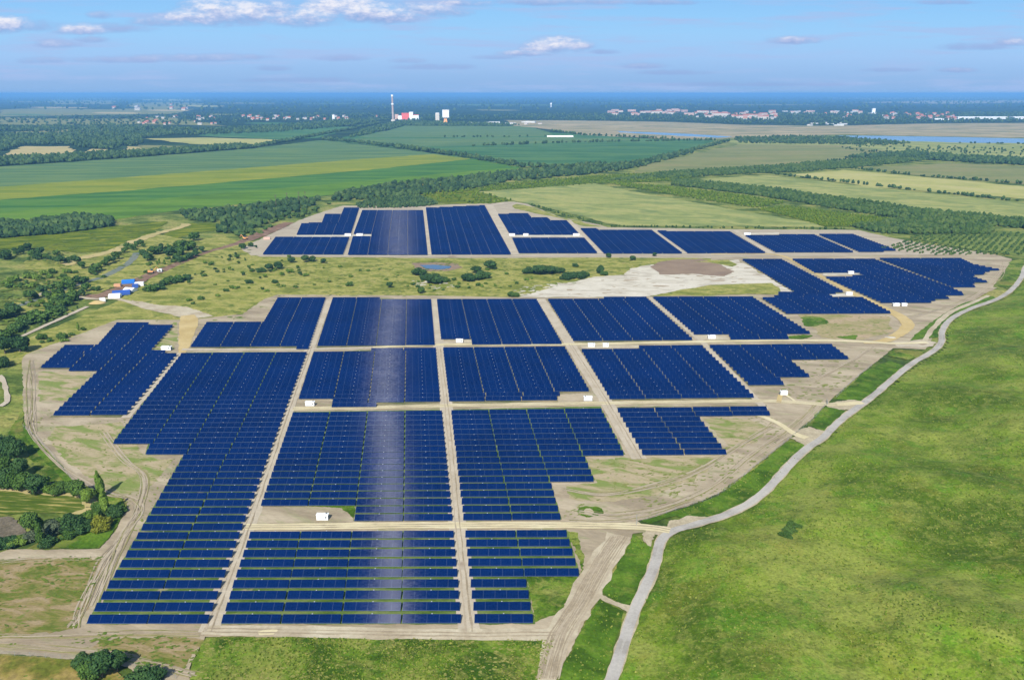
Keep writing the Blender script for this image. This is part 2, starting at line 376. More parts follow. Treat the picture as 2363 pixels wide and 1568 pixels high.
for (xa, xb, ya, yb, mt_) in [(20, 150, 233, 236, 'ftan'), (180, 290, 226, 229, 'ftan'), (330, 470, 228, 232, 'flight'), (500, 640, 236, 239, 'ftan'), (60, 210, 246, 249, 'pale_far'), (215, 330, 258, 262, 'pale_far'),
      (340, 430, 252, 256, 'pale_far'), (420, 520, 242, 246, 'flight'), (560, 700, 282, 286, 'fteal2'), (0, 120, 262, 266, 'fteal'), (480, 560, 262, 265, 'ftan'), (700, 860, 238, 240, 'fteal'), (1000, 1300, 240, 243, 'fteal'),
      (1350, 1600, 236, 238, 'fteal'), (1650, 1900, 240, 242, 'ftan'), (1100, 1200, 252, 255, 'ftan')]:
    far('field', [(xa, (ya + yb) / 2), (xa + (xb - xa) * .2, ya), (xa + (xb - xa) * .75, ya + .6), (xb, (ya + yb) / 2 + .5), (xa + (xb - xa) * .7, yb), (xa + (xb - xa) * .3, yb - .4)], mt_, smooth=True)
far('clearing', [(8, 356), (55, 337), (158, 337), (172, 352), (110, 360), (60, 366), (15, 368)], 'pale_far')
far('clearing', [(189, 352), (210, 343), (247, 344), (235, 355), (200, 358)], 'pale_far')
far('clearing', [(282, 349), (300, 337), (333, 339), (325, 350)], 'pale_far')
far('clearing', [(320, 334), (420, 336), (400, 344), (360, 350), (330, 346)], 'ftan')
far('field', [(330, 319), (480, 317), (653, 322), (567, 339), (430, 330)], 'flight')
far('field', [(450, 312), (560, 296), (700, 290), (812, 292), (735, 318), (655, 322)], 'fteal2')
far('field', [(0, 384), (300, 364), (584, 342), (728, 324), (748, 323), (979, 350), (1198, 385), (1181, 397), (1013, 418), (910, 425), (790, 446), (601, 467), (412, 484), (275, 504), (0, 517), (-300, 530), (-300, 405)], 'fteal')
far('field', [(-300, 455), (0, 430), (378, 402), (812, 368), (996, 355), (1075, 364), (1100, 369), (1198, 385), (1181, 397), (1013, 418), (910, 425), (790, 446), (601, 467), (412, 484), (275, 504), (0, 517), (-300, 530)], 'fyellow')
far('field', [(-300, 485), (0, 460), (309, 438), (812, 395), (980, 378), (1090, 366), (1198, 385), (1181, 397), (1013, 418), (910, 425), (790, 446), (601, 467), (412, 484), (275, 504), (0, 517), (-300, 530)], 'fgreen2')
far('field', [(-300, 510), (0, 490), (320, 462), (800, 420), (1185, 386), (1181, 397), (1013, 418), (910, 425), (790, 446), (601, 467), (412, 484), (275, 504), (0, 517), (-300, 530)], 'fgreen')
far('field', [(748, 322), (893, 301), (934, 289), (1219, 290), (1264, 304), (1500, 320), (1655, 322), (1600, 346), (1450, 376), (1202, 384), (979, 348)], 'fteal2')
far('field', [(820, 316), (893, 301), (934, 289), (1219, 290), (1264, 304), (1274, 313), (1100, 316)], 'fteal')
far('field', [(790, 320), (1274, 316), (1500, 321), (1400, 325), (1288, 328), (1089, 335), (950, 338), (850, 328)], 'fteal')
far('mine_land', [(1165, 277), (1300, 277), (1550, 281), (1700, 287), (1900, 290), (2178, 284), (2500, 283), (2500, 318), (2362, 318), (1945, 309), (1842, 313), (1687, 318), (1640, 322), (1550, 320), (1343, 311), (1260, 297), (1181, 289)], 'mine')
far('lake', [(1418, 302), (1550, 306.5), (1690, 314.5), (1655, 317), (1550, 312), (1430, 305)], 'water')
far('field', [(1920, 318), (2362, 328), (2500, 332), (2500, 362), (2362, 364), (2100, 362), (1997, 368), (1950, 340), (1700, 332), (1650, 324)], 'fpale')
far('lake', [(1928, 312), (2041, 313), (2200, 315.5), (2362, 319), (2600, 322), (2600, 331), (2362, 330), (2203, 328.5), (2041, 323.5), (1945, 316.5)], 'water')
far('field', [(1460, 400), (1480, 380), (1560, 365), (1640, 345), (1705, 332), (1945, 335), (2110, 354), (1990, 368), (1859, 375), (1700, 385), (1550, 394)], 'ftan')
far('field', [(1997, 386), (2192, 375), (2362, 384), (2600, 396), (2600, 448), (2362, 424), (2134, 407)], 'ftan')
far('field', [(1825, 402), (1952, 392), (2134, 408), (2362, 430), (2600, 450), (2600, 490), (2362, 458), (1997, 430)], 'flight')
far('field', [(1619, 412.5), (1770, 404), (1980, 428), (2362, 468), (2600, 500), (2600, 530), (2362, 505), (2134, 486), (1945, 459), (1756, 433), (1636, 418)], 'fpale')
far('plantation', [(1100, 436), (1367, 405), (1550, 397), (1610, 408), (1550, 418), (1367, 424), (1250, 433)], 'olive2')
far('field', [(1102, 442), (1250, 432), (1367, 422), (1450, 440), (1550, 457), (1756, 495), (1880, 514), (1905, 524), (1700, 522), (1440, 521), (1400, 514), (1300, 488), (1215, 468), (1150, 455)], 'fpale')
far('scrubland', [(945, 456), (1006, 439), (1095, 440), (1181, 462), (1130, 470), (1040, 469), (955, 463)], 'olive')
far('plantation', [(1746, 483), (1808, 475), (2083, 508), (2030, 522), (1900, 522), (1814, 498)], 'olive')
far('orchard', [(2090, 545), (2362, 534), (2600, 530), (2600, 640), (2362, 592), (2250, 578)], 'orch')
far('field', [(0, 551), (120, 538), (265, 521), (387, 510), (350, 545), (281, 574), (187, 584), (62, 572), (0, 575), (-200, 590), (-200, 560)], 'olive', smooth=False)
far('field', [(343, 559), (431, 515), (520, 516), (500, 530), (437, 541), (400, 552)], 'olive')
far('scrubland', [(60, 600), (262, 580), (359, 540), (430, 552), (520, 545), (600, 560), (620, 580), (500, 620), (300, 650), (180, 690), (60, 740), (20, 700), (150, 640), (60, 620)], 'scrub')
ribbon('sandy_track', [(431, 516), (420, 524), (359, 540), (300, 562), (262, 580), (175, 599), (160, 612)], (12, 15, 20, 14), M['pale_far'], .9, 3.0)

# --- middle ground
patch('dry_meadow', [(560, 580), (620, 588), (1700, 588), (1840, 600), (1900, 700), (1700, 700), (640, 700), (560, 740), (280, 746), (40, 840), (-60, 830), (40, 790), (270, 695), (350, 640)], M['scrub'], .42, 2, 12)
patch('sandy_ground', [(600, 592), (555, 580), (590, 556), (625, 540), (690, 508), (745, 488), (790, 474), (830, 474), (980, 474), (1120, 468), (1150, 466), (1185, 465), (1215, 470), (1290, 500), (1382, 518), (1401, 524),
      (1698, 529), (1979, 530), (2049, 547), (2120, 560), (2251, 580), (2310, 590), (2320, 604), (1700, 604), (1690, 596), (1400, 594), (1000, 595)], M['sandfar'], .5, 1.2, 10)
patch('grass_verge', [(1188, 470), (1215, 473), (1290, 501), (1390, 522), (1350, 522), (1300, 505), (1235, 492), (1180, 480)], M['scrub'], .56)
patch('sandy_ground', [(640, 680), (1000, 682), (1200, 686), (1700, 678), (1800, 680), (1837, 676), (1700, 599), (1640, 600), (1640, 594), (2290, 586), (2335, 598), (2290, 662), (2300, 664), (2271, 678), (2200, 722), (2165, 742), (2150, 780),
      (2135, 806), (2060, 803), (2007, 846), (1993, 856), (1908, 930), (1880, 960), (1839, 994), (1817, 1016), (1739, 1078), (1658, 1140), (1590, 1166), (1470, 1203), (1480, 1210), (1545, 1215), (1540, 1238), (1510, 1232), (1500, 1260), (1487, 1250), (1480, 1228), (1461, 1231),
      (1386, 1363), (1361, 1410), (1283, 1568), (1240, 1660), (1190, 1660), (1239, 1568), (1283, 1474), (1086, 1477), (664, 1470), (475, 1471), (440, 1531), (437, 1563), (480, 1640), (380, 1620), (294, 1540), (156, 1520), (0, 1508), (-200, 1500),
      (-200, 1275), (0, 1276), (16, 1270), (231, 1267), (271, 1218), (294, 1168), (282, 1142), (225, 1128), (169, 1111), (107, 1038), (58, 990), (54, 939), (51, 830), (60, 818), (270, 738), (405, 738), (440, 738), (560, 724), (610, 690)], M['sand'], .6, .5, 3)
patch('white_sand', [(1198, 686), (1294, 656), (1372, 638), (1440, 634), (1456, 620), (1491, 612), (1560, 606), (1700, 599), (1772, 640), (1835, 676), (1800, 677), (1778, 655), (1638, 658), (1560, 672), (1495, 684)], M['white'], .68, 2.0, 9)
patch('grey_soil', [(1500, 616), (1520, 606), (1551, 599), (1620, 597), (1650, 606), (1694, 626), (1670, 638), (1600, 632), (1523, 634)], M['grey'], .74, 2, 9)
patch('dry_meadow', [(1495, 684), (1560, 671), (1638, 658), (1778, 653), (1800, 664), (1798, 676), (1700, 680)], M['scrub'], .73, 1.2, 9)
patch('dry_meadow', [(1600, 603), (1680, 600), (1700, 610), (1690, 616), (1640, 606)], M['scrub'], .76, 1, 9)
patch('pond', [(968, 612), (1000, 611), (1041, 615), (1035, 620), (1010, 622), (984, 620)], M['water'], .8, .8, 5)
patch('muddy_bank', [(950, 607), (1000, 605), (1060, 609), (1065, 618), (1035, 625), (985, 625), (958, 617)], M['grey'], .5, 1.5, 5)
patch('dry_meadow', [(1840, 728), (1960, 726), (2050, 730), (2060, 765), (1990, 783), (1900, 780), (1880, 764)], gmat('sparse_grass', [c8(150, 158, 100), c8(178, 172, 132), c8(196, 180, 156)], .03, .3, .12, 0, 2, (.35, .62)), .68, 2, 8)
for pts in ([(1850, 735), (1875, 730), (1910, 738), (1895, 750), (1860, 752)], [(1935, 776), (1975, 774), (1968, 783), (1940, 781)], [(1820, 775), (1870, 773), (1860, 781), (1826, 782)],
            [(1340, 1171), (1365, 1168), (1386, 1172), (1383, 1190), (1355, 1192), (1341, 1186)]):
    patch('grass_patch', pts, M['lush'], .72, 1.5, 4, smooth=True)
patch('sand_patch', [(1348, 1176), (1362, 1173), (1372, 1178), (1366, 1187), (1352, 1186)], M['sand'], .76, .8, 3, smooth=True)
patch('weedy_soil', [(-200, 1290), (0, 1296), (60, 1288), (200, 1290), (238, 1292), (222, 1340), (196, 1420), (178, 1452), (120, 1462), (0, 1474), (-200, 1480)], M['weedy'], .66, 1.2, 3)
patch('weedy_soil', [(230, 1474), (440, 1470), (470, 1474), (436, 1530), (420, 1548), (300, 1512), (210, 1496)], M['weedy'], .66, 1.2, 3)
patch('weedy_soil', [(130, 985), (280, 975), (330, 1052), (400, 1062), (350, 1120), (300, 1140), (230, 1120), (150, 1060), (110, 1010)], M['weedy2'], .66, 1.2, 3)
patch('weedy_soil', [(90, 858), (215, 858), (160, 925), (90, 925)], M['weedy2'], .66, 1.2, 3)
patch('weedy_soil', [(1352, 1062), (1470, 1056), (1640, 1054), (1660, 1062), (1600, 1110), (1480, 1150), (1400, 1160), (1310, 1150), (1305, 1122), (1376, 1114)], M['weedy2'], .66, 1.2, 3)
patch('weedy_soil', [(1620, 965), (1730, 968), (1780, 990), (1740, 1020), (1690, 1040)], M['weedy2'], .66, 1.2, 3)
patch('weedy_soil', [(270, 742), (400, 744), (340, 806), (400, 808), (412, 780), (408, 742)], M['weedy2'], .64, 1.2, 3)
def blobs(name, polys, n, r0, r1, mat, z, ang=0.0, st=2.0, label='weeds'):
    V_ = []; F_ = []
    for poly in polys:
        pg = [P(x, y) for x, y in poly]; x0, x1 = min(p.x for p in pg), max(p.x for p in pg); y0, y1 = min(p.y for p in pg), max(p.y for p in pg)
        k = 0; tries = 0
        while k < n and tries < n * 12:
            tries += 1; x, y = rnd.uniform(x0, x1), rnd.uniform(y0, y1); c = False; m_ = len(pg)
            for i in range(m_):
                a, b = pg[i], pg[(i + 1) % m_]
                if (a.y > y) != (b.y > y) and x < (b.x - a.x) * (y - a.y) / (b.y - a.y) + a.x: c = not c
            if not c or mnoise.noise(Vector((x * .03, y * .03, 2))) < rnd.uniform(-.5, .3): continue
            k += 1; r_ = rnd.uniform(r0, r1) * rnd.uniform(.5, 1); an = ang + rnd.gauss(0, .35); s_ = rnd.uniform(1, st); m2 = 9; b0 = len(V_)
            for i in range(m2):
                t = 6.2832 * i / m2; rr_ = r_ * rnd.uniform(.45, 1.2); px, py = rr_ * s_ * math.cos(t), rr_ * math.sin(t)
                V_.append((x + px * math.cos(an) - py * math.sin(an), y + px * math.sin(an) + py * math.cos(an), z + .0004 * k))
            F_.append(tuple(range(b0, b0 + m2)))
    me = bpy.data.meshes.new(name); me.from_pydata(V_, [], F_); me.update(); tag(link(name, me, [mat]), label, 'ground cover', kind='stuff')
BLZ = [(-200, 1285), (238, 1285), (222, 1340), (178, 1452), (470, 1474), (436, 1560), (300, 1535), (0, 1508), (-200, 1500)]
LFZ = [(60, 940), (290, 968), (330, 1052), (420, 1060), (330, 1240), (280, 1200), (290, 1140), (110, 1040)]
RTZ = [(1310, 1118), (1376, 1112), (1376, 1060), (1660, 1052), (1700, 980), (1620, 962), (1780, 962), (1820, 1000), (1740, 1075), (1650, 1138), (1480, 1195), (1300, 1195)]
blobs('weeds', [BLZ], 700, .3, 1.0, gmat('weed_green', [c8(96, 128, 48), c8(122, 146, 66)], .2, 1, .2), .70, .12, 3.0, 'low green weeds on the bare soil in the lower left corner')
blobs('weeds', [LFZ], 260, .3, .9, gmat('weed_pale', [c8(128, 148, 76), c8(150, 160, 96)], .2, 1, .15), .70, -.7, 3.0, 'thin green weeds on the bare soil left of the arrays')
blobs('weeds', [RTZ], 420, .3, 1.0, bpy.data.materials['weed_pale'], .70, .35, 3.2, 'thin green weeds on the bare soil right of the arrays')
blobs('weeds', [[(1850, 728), (2050, 728), (2060, 770), (1900, 782)], [(1830, 830), (1960, 832), (2000, 800), (2040, 810), (1880, 940), (1790, 900), (1870, 872)]], 120, .5, 1.6, bpy.data.materials['weed_pale'], .71, 0, 3, 'thin weeds on the bare soil at the upper right')
blobs('dry_tufts', [[(475, 1472), (1283, 1476), (1240, 1600), (437, 1600)]], 620, .25, .8, gmat('straw_grass', [c8(146, 156, 84), c8(166, 168, 104)], .2, 1, .15), .71, .1, 2, 'straw coloured tufts in the grass along the bottom edge')
blobs('dry_tufts', [[(-60, 1510), (156, 1521), (260, 1540), (330, 1600), (-60, 1650)]], 200, .25, .8, bpy.data.materials['weed_green'], .51, .1, 2, 'green tufts in the dry corner at the bottom left')
blobs('weeds', [[(300, 746), (640, 700), (640, 600), (1640, 600), (1500, 612), (1200, 684), (640, 684), (560, 738)]], 620, .8, 2.4, gmat('meadow_green', [c8(104, 132, 54), c8(124, 146, 64)], .1, .5, .2), .6, 0, 2.4, 'greener tufts in the dry meadow between the two array fields')
blobs('weeds', [[(300, 746), (640, 700), (640, 600), (1640, 600), (1500, 612), (1200, 684), (640, 684), (560, 738)]], 240, .8, 2.2, gmat('meadow_straw', [c8(196, 194, 128), c8(186, 180, 116)], .1, .5, .15), .605, 0, 2.6, 'pale straw patches in the dry meadow between the two array fields')
blobs('weeds', [[(60, 600), (430, 552), (620, 580), (300, 650), (20, 740)], [(0, 560), (380, 512), (280, 574), (0, 600)], [(0, 640), (200, 640), (60, 740), (0, 760)]], 300, 1, 3.2, bpy.data.materials['meadow_green'], .95, -.2, 3, 'green clumps in the meadow at the left')
blobs('rubble', [[(1180, 665), (1300, 652), (1280, 664), (1200, 684)], [(950, 648), (1010, 640), (1050, 660), (990, 675)]], 40, 1, 4, M['white'], .62, 0, 2.5, 'pale sand patches at the tip of the white sand area')
blobs('soil_stains', [[(1198, 684), (1372, 640), (1491, 614), (1560, 606), (1700, 600), (1830, 674), (1560, 668), (1495, 680)]], 70, 1, 4, gmat('stain', [c8(178, 168, 150), c8(196, 186, 168)], .1, .5, .1), .69, .1, 3.5, 'greyish stains on the white sand')
# brown building-site road and stream on the left
ribbon('site_road', [(668, 513), (640, 524), (590, 545), (540, 564), (468, 584), (400, 612), (344, 636), (290, 662), (245, 680), (180, 686)], (18, 22, 26, 14, 12, 12, 12, 17, 22, 16), M['brown'], .66, 2)
patch('bare_soil', [(556, 575), (580, 560), (625, 545), (640, 548), (608, 588), (580, 590)], M['sandfar'], .64, 1.5, 8)
ribbon('stream', [(316, 583), (306, 598), (290, 611), (256, 630), (225, 643), (200, 650), (160, 664), (106, 684), (60, 700), (25, 712), (-30, 732)], (9, 10, 9, 8), M['greyblue'], .7, 1)
ribbon('sandy_road', [(175, 683), (215, 690), (272, 690), (344, 712), (400, 724), (436, 734), (436, 740)], (6, 6, 6, 9), M['track'], .74, .8)
patch('sandy_flare', [(300, 692), (360, 703), (430, 708), (494, 729), (455, 735), (435, 742), (400, 726), (340, 711)], M['track'], .72, 1.5, 5)
ribbon('sandy_road', [(432, 728), (436, 745), (430, 775), (423, 808), (414, 822)], (12, 17, 12, 7, 5), M['yroad2'], .8, .8)
ribbon('sandy_path', [(202, 707), (160, 726), (116, 746), (85, 760), (50, 776), (0, 800)], (5, 5, 4), M['path'], .7, .5)
ribbon('sandy_path', [(0, 866), (10, 885), (14, 900), (16, 925), (0, 938)], (4, 3, 4), M['path'], .7, .6)
ribbon('sandy_path', [(80, 684), (110, 674), (150, 662)], 8, M['path'], .7, 1.2)
patch('ploughed_strip', [(0, 1130), (60, 1133), (150, 1140), (190, 1150), (222, 1168), (200, 1180), (150, 1184), (60, 1186), (0, 1190), (-60, 1190), (-60, 1128)],
      gmat('striped_grass', [c8(78, 104, 28), c8(96, 120, 40), c8(190, 182, 116)], .05, .5, .2, .12, 9, (.36, .66)), .5, 1, 5)
ribbon('sandy_bank', [(-40, 1125), (40, 1131), (120, 1137), (180, 1145), (215, 1165), (205, 1176), (165, 1190)], (4, 4, 4, 7, 3), M['pale_far'], .56, 1.6)
patch('heath', [(-60, 1195), (0, 1192), (50, 1200), (62, 1218), (50, 1236), (0, 1245), (-60, 1250)], gmat('heather', [c8(108, 104, 92), c8(140, 134, 122)], .1, .8, .2), .5, 1.5, 4)
patch('dry_meadow', [(20, 1000), (52, 945), (56, 990), (107, 1040), (168, 1112), (220, 1128), (282, 1145), (290, 1170), (262, 1218), (228, 1264), (60, 1266), (110, 1240), (230, 1215), (265, 1180), (230, 1150), (180, 1120), (100, 1110), (70, 1050)], M['grass'], .52, 1, 5)
patch('grass_verge', [(52, 958), (60, 988), (110, 1036), (171, 1110), (150, 1112), (100, 1060), (60, 1010)], M['lush'], .62, .8, 4)
patch('grass_verge', [(231, 1265), (268, 1216), (292, 1170), (283, 1172), (250, 1205), (190, 1235), (90, 1262)], M['lush'], .56, .8, 4)
patch('dry_meadow', [(-60, 1508), (0, 1508), (156, 1521), (260, 1540), (330, 1600), (-60, 1700)], gmat('bottom_meadow', [c8(112, 124, 48), c8(150, 142, 76), c8(176, 160, 104), c8(98, 128, 40)], .05, .5, .25), .5, .6, 4)
patch('grass', [(475, 1472), (660, 1471), (1086, 1478), (1283, 1476), (1240, 1566), (1200, 1700), (430, 1700), (437, 1565), (443, 1532)], M['grass'], .7, .35, 2)
patch('sand_patch', [(596, 1457), (630, 1454), (645, 1458), (634, 1466), (600, 1466)], M['yroad'], .89, .8, 2)
patch('grass', [(1214, 1330), (1338, 1328), (1340, 1300), (1305, 1225), (1350, 1232), (1400, 1236), (1360, 1300), (1345, 1340), (1300, 1400), (1240, 1438), (1234, 1436), (1222, 1380)], M['grass'], .66, .8, 3)
patch('bare_soil', [(1330, 1225), (1440, 1228), (1400, 1290), (1350, 1316), (1346, 1290)], M['sand'], .7, 1, 3)
patch('grass', [(1462, 1234), (1488, 1255), (1503, 1262), (1500, 1300), (1470, 1380), (1440, 1400), (1388, 1366)], M['lush'], .62, .5, 3)
patch('grass', [(1382, 1385), (1440, 1412), (1430, 1450), (1395, 1568), (1380, 1700), (1250, 1700), (1284, 1568), (1362, 1412)], M['lush'], .62, .5, 3)
ribbon('sandy_path', [(1384, 1376), (1410, 1390), (1440, 1402), (1456, 1408)], (3, 3, 6), M['verge'], .8, .8)
patch('grass', [(1478, 1202), (1590, 1170), (1660, 1143), (1740, 1081), (1818, 1019), (1862, 1024), (1850, 1045), (1790, 1110), (1720, 1160), (1630, 1198), (1590, 1200), (1560, 1190), (1500, 1208)], M['lush'], .66, .6, 3)
patch('grass', [(1872, 985), (1880, 958), (1912, 935), (1950, 948), (1950, 962), (1925, 985), (1905, 1000)], M['lush'], .66, .8, 3)
patch('grass', [(1926, 922), (1993, 858), (2050, 832), (2090, 846), (2040, 885), (1985, 925)], M['lush'], .66, .6, 3)
patch('grass', [(2045, 820), (2066, 806), (2130, 812), (2120, 824), (2095, 830)], M['grass'], .66, .8, 3)
patch('grass', [(2110, 772), (2160, 735), (2220, 700), (2290, 683), (2300, 690), (2232, 712), (2180, 745), (2165, 778), (2100, 786)], M['lush'], .66, .6, 3)
patch('grass', [(2302, 660), (2330, 602), (2400, 590), (2400, 625), (2355, 640), (2330, 668)], M['grass'], .66, .6, 3)
ribbon('sandy_track', [(2130, 790), (2150, 760), (2190, 722), (2240, 700), (2280, 682)], (4, 5, 4), M['track'], .72, .6)
# asphalt road on the right
ROAD = [(1330, 1740), (1380, 1640), (1411, 1568), (1440, 1480), (1464, 1409), (1500, 1330), (1514, 1290), (1524, 1250), (1552, 1226), (1610, 1209), (1690, 1182), (1760, 1138), (1848, 1046), (1898, 1010), (1945, 965), (2012, 915), (2097, 844), (2150, 812), (2171, 790), (2174, 762), (2195, 735), (2240, 712), (2300, 690), (2334, 668), (2356, 640), (2366, 615), (2400, 580), (2450, 550)]
ribbon('road_verge', ROAD, 5.4, M['verge'], .78, .5)
ribbon('road', ROAD, 4.4, M['asph'], .84, .08)
ribbon('wheel_track', ROAD, .9, gmat('asphalt_crown', [cs(188, 184, 176), cs(200, 197, 190)], .05, .9, .08), .852, .3)
patch('gravel_apron', [(1500, 1214), (1535, 1216), (1545, 1200), (1590, 1192), (1640, 1196), (1600, 1214), (1560, 1228), (1540, 1244), (1512, 1236), (1500, 1262), (1488, 1256), (1484, 1234), (1490, 1224)], M['verge'], .74, 1, 3)
patch('gravel_apron', [(1842, 994), (1870, 985), (1900, 995), (1905, 1010), (1860, 1030), (1826, 1014)], M['verge'], .74, 1, 3)
patch('gravel_apron', [(1905, 932), (1960, 922), (1990, 928), (1980, 944), (1940, 946), (1910, 940)], M['verge'], .74, 1, 3)
patch('gravel_apron', [(2060, 788), (2130, 786), (2160, 790), (2150, 800), (2120, 802), (2070, 800)], M['path'], .7, 1, 3)
# the perimeter tracks of the solar park
T1 = [(560, 1217), (700, 1216), (1060, 1213), (1300, 1213), (1480, 1217), (1545, 1226)]
ribbon('gravel_road', T1, 5.6, M['yroad'], .9, .5)
ribbon('gravel_road', [(676, 944), (860, 941), (1030, 937), (1400, 931), (1600, 928), (1760, 926), (1880, 932), (1930, 934), (1990, 930)], 5.5, M['yroad'], .9, .4)
ribbon('gravel_road', [(420, 807), (600, 807), (720, 806), (860, 803)], 5.0, M['path'], .86, .5)
ribbon('gravel_road', [(860, 803), (1010, 796), (1320, 795), (1620, 789), (1800, 786), (1930, 787), (2010, 790), (2060, 793), (2140, 791)], 5.5, M['yroad'], .9, .4)
ribbon('gravel_road', [(1640, 586), (1790, 588), (1860, 620), (1953, 670), (2060, 722), (2092, 745), (2088, 760), (2062, 778), (2030, 789), (1990, 791)], (6, 6, 6, 6, 9, 12, 9, 7), M['yroad2'], .88, .5)
ribbon('gravel_road', [(1738, 955), (1790, 975), (1830, 1000), (1860, 1012)], (4, 4, 6), M['yroad'], .9, .4)
ribbon('gravel_road', [(470, 1455), (800, 1461), (1080, 1466), (1290, 1464)], (6, 7, 6), M['track'], .86, .7)
ribbon('gravel_road', [(600, 590), (1000, 592), (1400, 589), (1700, 588), (2080, 587), (2240, 585)], 7, M['path'], .86, .6)
ribbon('gravel_road', [(1430, 1236), (1390, 1300), (1340, 1390), (1290, 1470), (1262, 1568), (1225, 1680)], (11, 13, 13, 10, 8, 7), M['track'], .84, 1.2)
ribbon('sandy_path', [(1800, 912), (1796, 930)], 3, M['yroad2'], .92, .3)
ribbon('sandy_path', [(1813, 912), (1832, 926)], 2, M['yroad'], .92, .3)
# lanes between the column blocks
for pts, wd in (([(480, 1460), (583, 1185), (668, 935), (716, 800), (758, 690)], 8), ([(1082, 1460), (1056, 1215), (1030, 940), (1012, 800), (1002, 690)], 8.5),
                ([(1475, 1060), (1400, 930), (1315, 795), (1247, 690)], 9), ([(1765, 945), (1620, 790), (1498, 686)], 5), ([(414, 815), (290, 965)], 6),
                ([(812, 585), (832, 482)], 9), ([(990, 588), (979, 478)], 8), ([(1187, 588), (1130, 474), (1180, 466)], 14), ([(1387, 586), (1310, 508)], 10), ([(1580, 585), (1510, 530)], 8), ([(1778, 585), (1695, 532)], 9)):
    ribbon('sandy_lane', pts, wd, M['path'], .82, .4, smooth=False)
def ruts(pts, wd, mats=('wt1', 'wt4'), smooth=False):
    base = [P(x, y) for x, y in pts]
    if smooth: base = cat(base, 8)
    for s_ in (-1, 1):
        pp = []
        for i, p in enumerate(base):
            t = (base[min(i + 1, len(base) - 1)] - base[max(i - 1, 0)]).normalized(); pp.append(p + Vector((-t.y, t.x, 0)) * s_ * wd)
        ribbon('wheel_track', pp, .55, M[mats[0] if s_ > 0 else mats[1]], .935 + .003 * (SEED[0] % 7), .35, world=True, smooth=False, res=2)
M['wt4'] = gmat('rut_brown', [cs(170, 156, 132), cs(186, 172, 148)], .1, .8, .12)
M['wt1'] = gmat('rut_pale', [cs(200, 187, 164), cs(192, 178, 155)], .1, .8, .1)
for pts in ([(480, 1460), (583, 1185), (668, 935), (716, 800)], [(1082, 1460), (1056, 1215), (1030, 940), (1012, 800)], [(1475, 1060), (1400, 930), (1315, 795)]): ruts(pts, 1.1)
for pts in (T1, [(676, 944), (860, 941), (1030, 937), (1400, 931), (1600, 928), (1760, 926), (1880, 932), (1930, 934)], [(470, 1455), (800, 1461), (1080, 1466), (1290, 1464)]): ruts(pts, 1.0, ('wt4', 'wt4'), True)
for k in range(7): ruts([(x + k * 6 - 18, y) for x, y in [(1430, 1240), (1390, 1300), (1340, 1390), (1290, 1470), (1262, 1568)]], .7 + .1 * k, (rnd.choice(['wt1', 'wt4']), 'wt4'), True)
# wheel tracks over the bare soil
def wheel(pts, off=0.0, n=1, seed=0):
    for k in range(n):
        q = [(x + rnd.uniform(-9, 9), y + rnd.uniform(-4, 4)) for x, y in pts]
        base = cat([P(x, y) for x, y in q], 8)
        for s in (-1, 1):
            pp = []
            for i, p in enumerate(base):
                t = (base[min(i + 1, len(base) - 1)] - base[max(i - 1, 0)]).normalized()
                pp.append(p + Vector((-t.y, t.x, 0)) * s * 1.0)
            ribbon('wheel_track', pp, rnd.uniform(.25, .7), M[rnd.choice(['wt1', 'wt2', 'wt1', 'wt3'])], .8 + .003 * (SEED[0] % 9), .25, world=True, smooth=False)

M['wt2'] = gmat('rut_dark', [cs(172, 158, 134), cs(180, 166, 142)], .1, .8, .1)
M['wt3'] = gmat('rut_weed', [c8(152, 156, 104), c8(166, 162, 120)], .1, .8, .1)
wheel([(70, 950), (75, 1000), (150, 1080), (240, 1135), (300, 1150), (318, 1180), (290, 1230), (235, 1300), (190, 1400), (170, 1450)], n=4)
wheel([(240, 1000), (280, 1060), (330, 1100), (320, 1170), (280, 1250), (220, 1400)], n=4)
wheel([(75, 830), (70, 880), (72, 950), (80, 1000)], n=3)
wheel([(0, 1490), (120, 1495), (250, 1510), (360, 1535), (450, 1560)], n=4)
wheel([(0, 1470), (150, 1470), (300, 1462), (470, 1462)], n=4)
wheel([(0, 1300), (80, 1290), (200, 1290), (240, 1290)], n=3)
wheel([(1330, 1180), (1420, 1190), (1530, 1170), (1640, 1125), (1740, 1050), (1820, 995), (1890, 930)], n=5)
wheel([(1300, 1130), (1400, 1140), (1520, 1120), (1620, 1080), (1720, 1020), (1780, 980)], n=5)
wheel([(1310, 1200), (1400, 1205), (1500, 1190), (1600, 1155)], n=3)
wheel([(1420, 1250), (1385, 1310), (1320, 1410), (1280, 1480), (1250, 1570)], n=4)
wheel([(1310, 1470), (1330, 1400), (1380, 1310), (1436, 1240)], n=3)
wheel([(1870, 880), (1960, 830), (2020, 800)], n=3)
wheel([(2080, 735), (2150, 720), (2230, 690), (2300, 640), (2320, 606)], n=3)
wheel([(500, 1459), (800, 1464), (1080, 1468), (1270, 1466)], n=2)
wheel([(600, 1225), (700, 1210), (1000, 1214), (1480, 1217)], n=1)

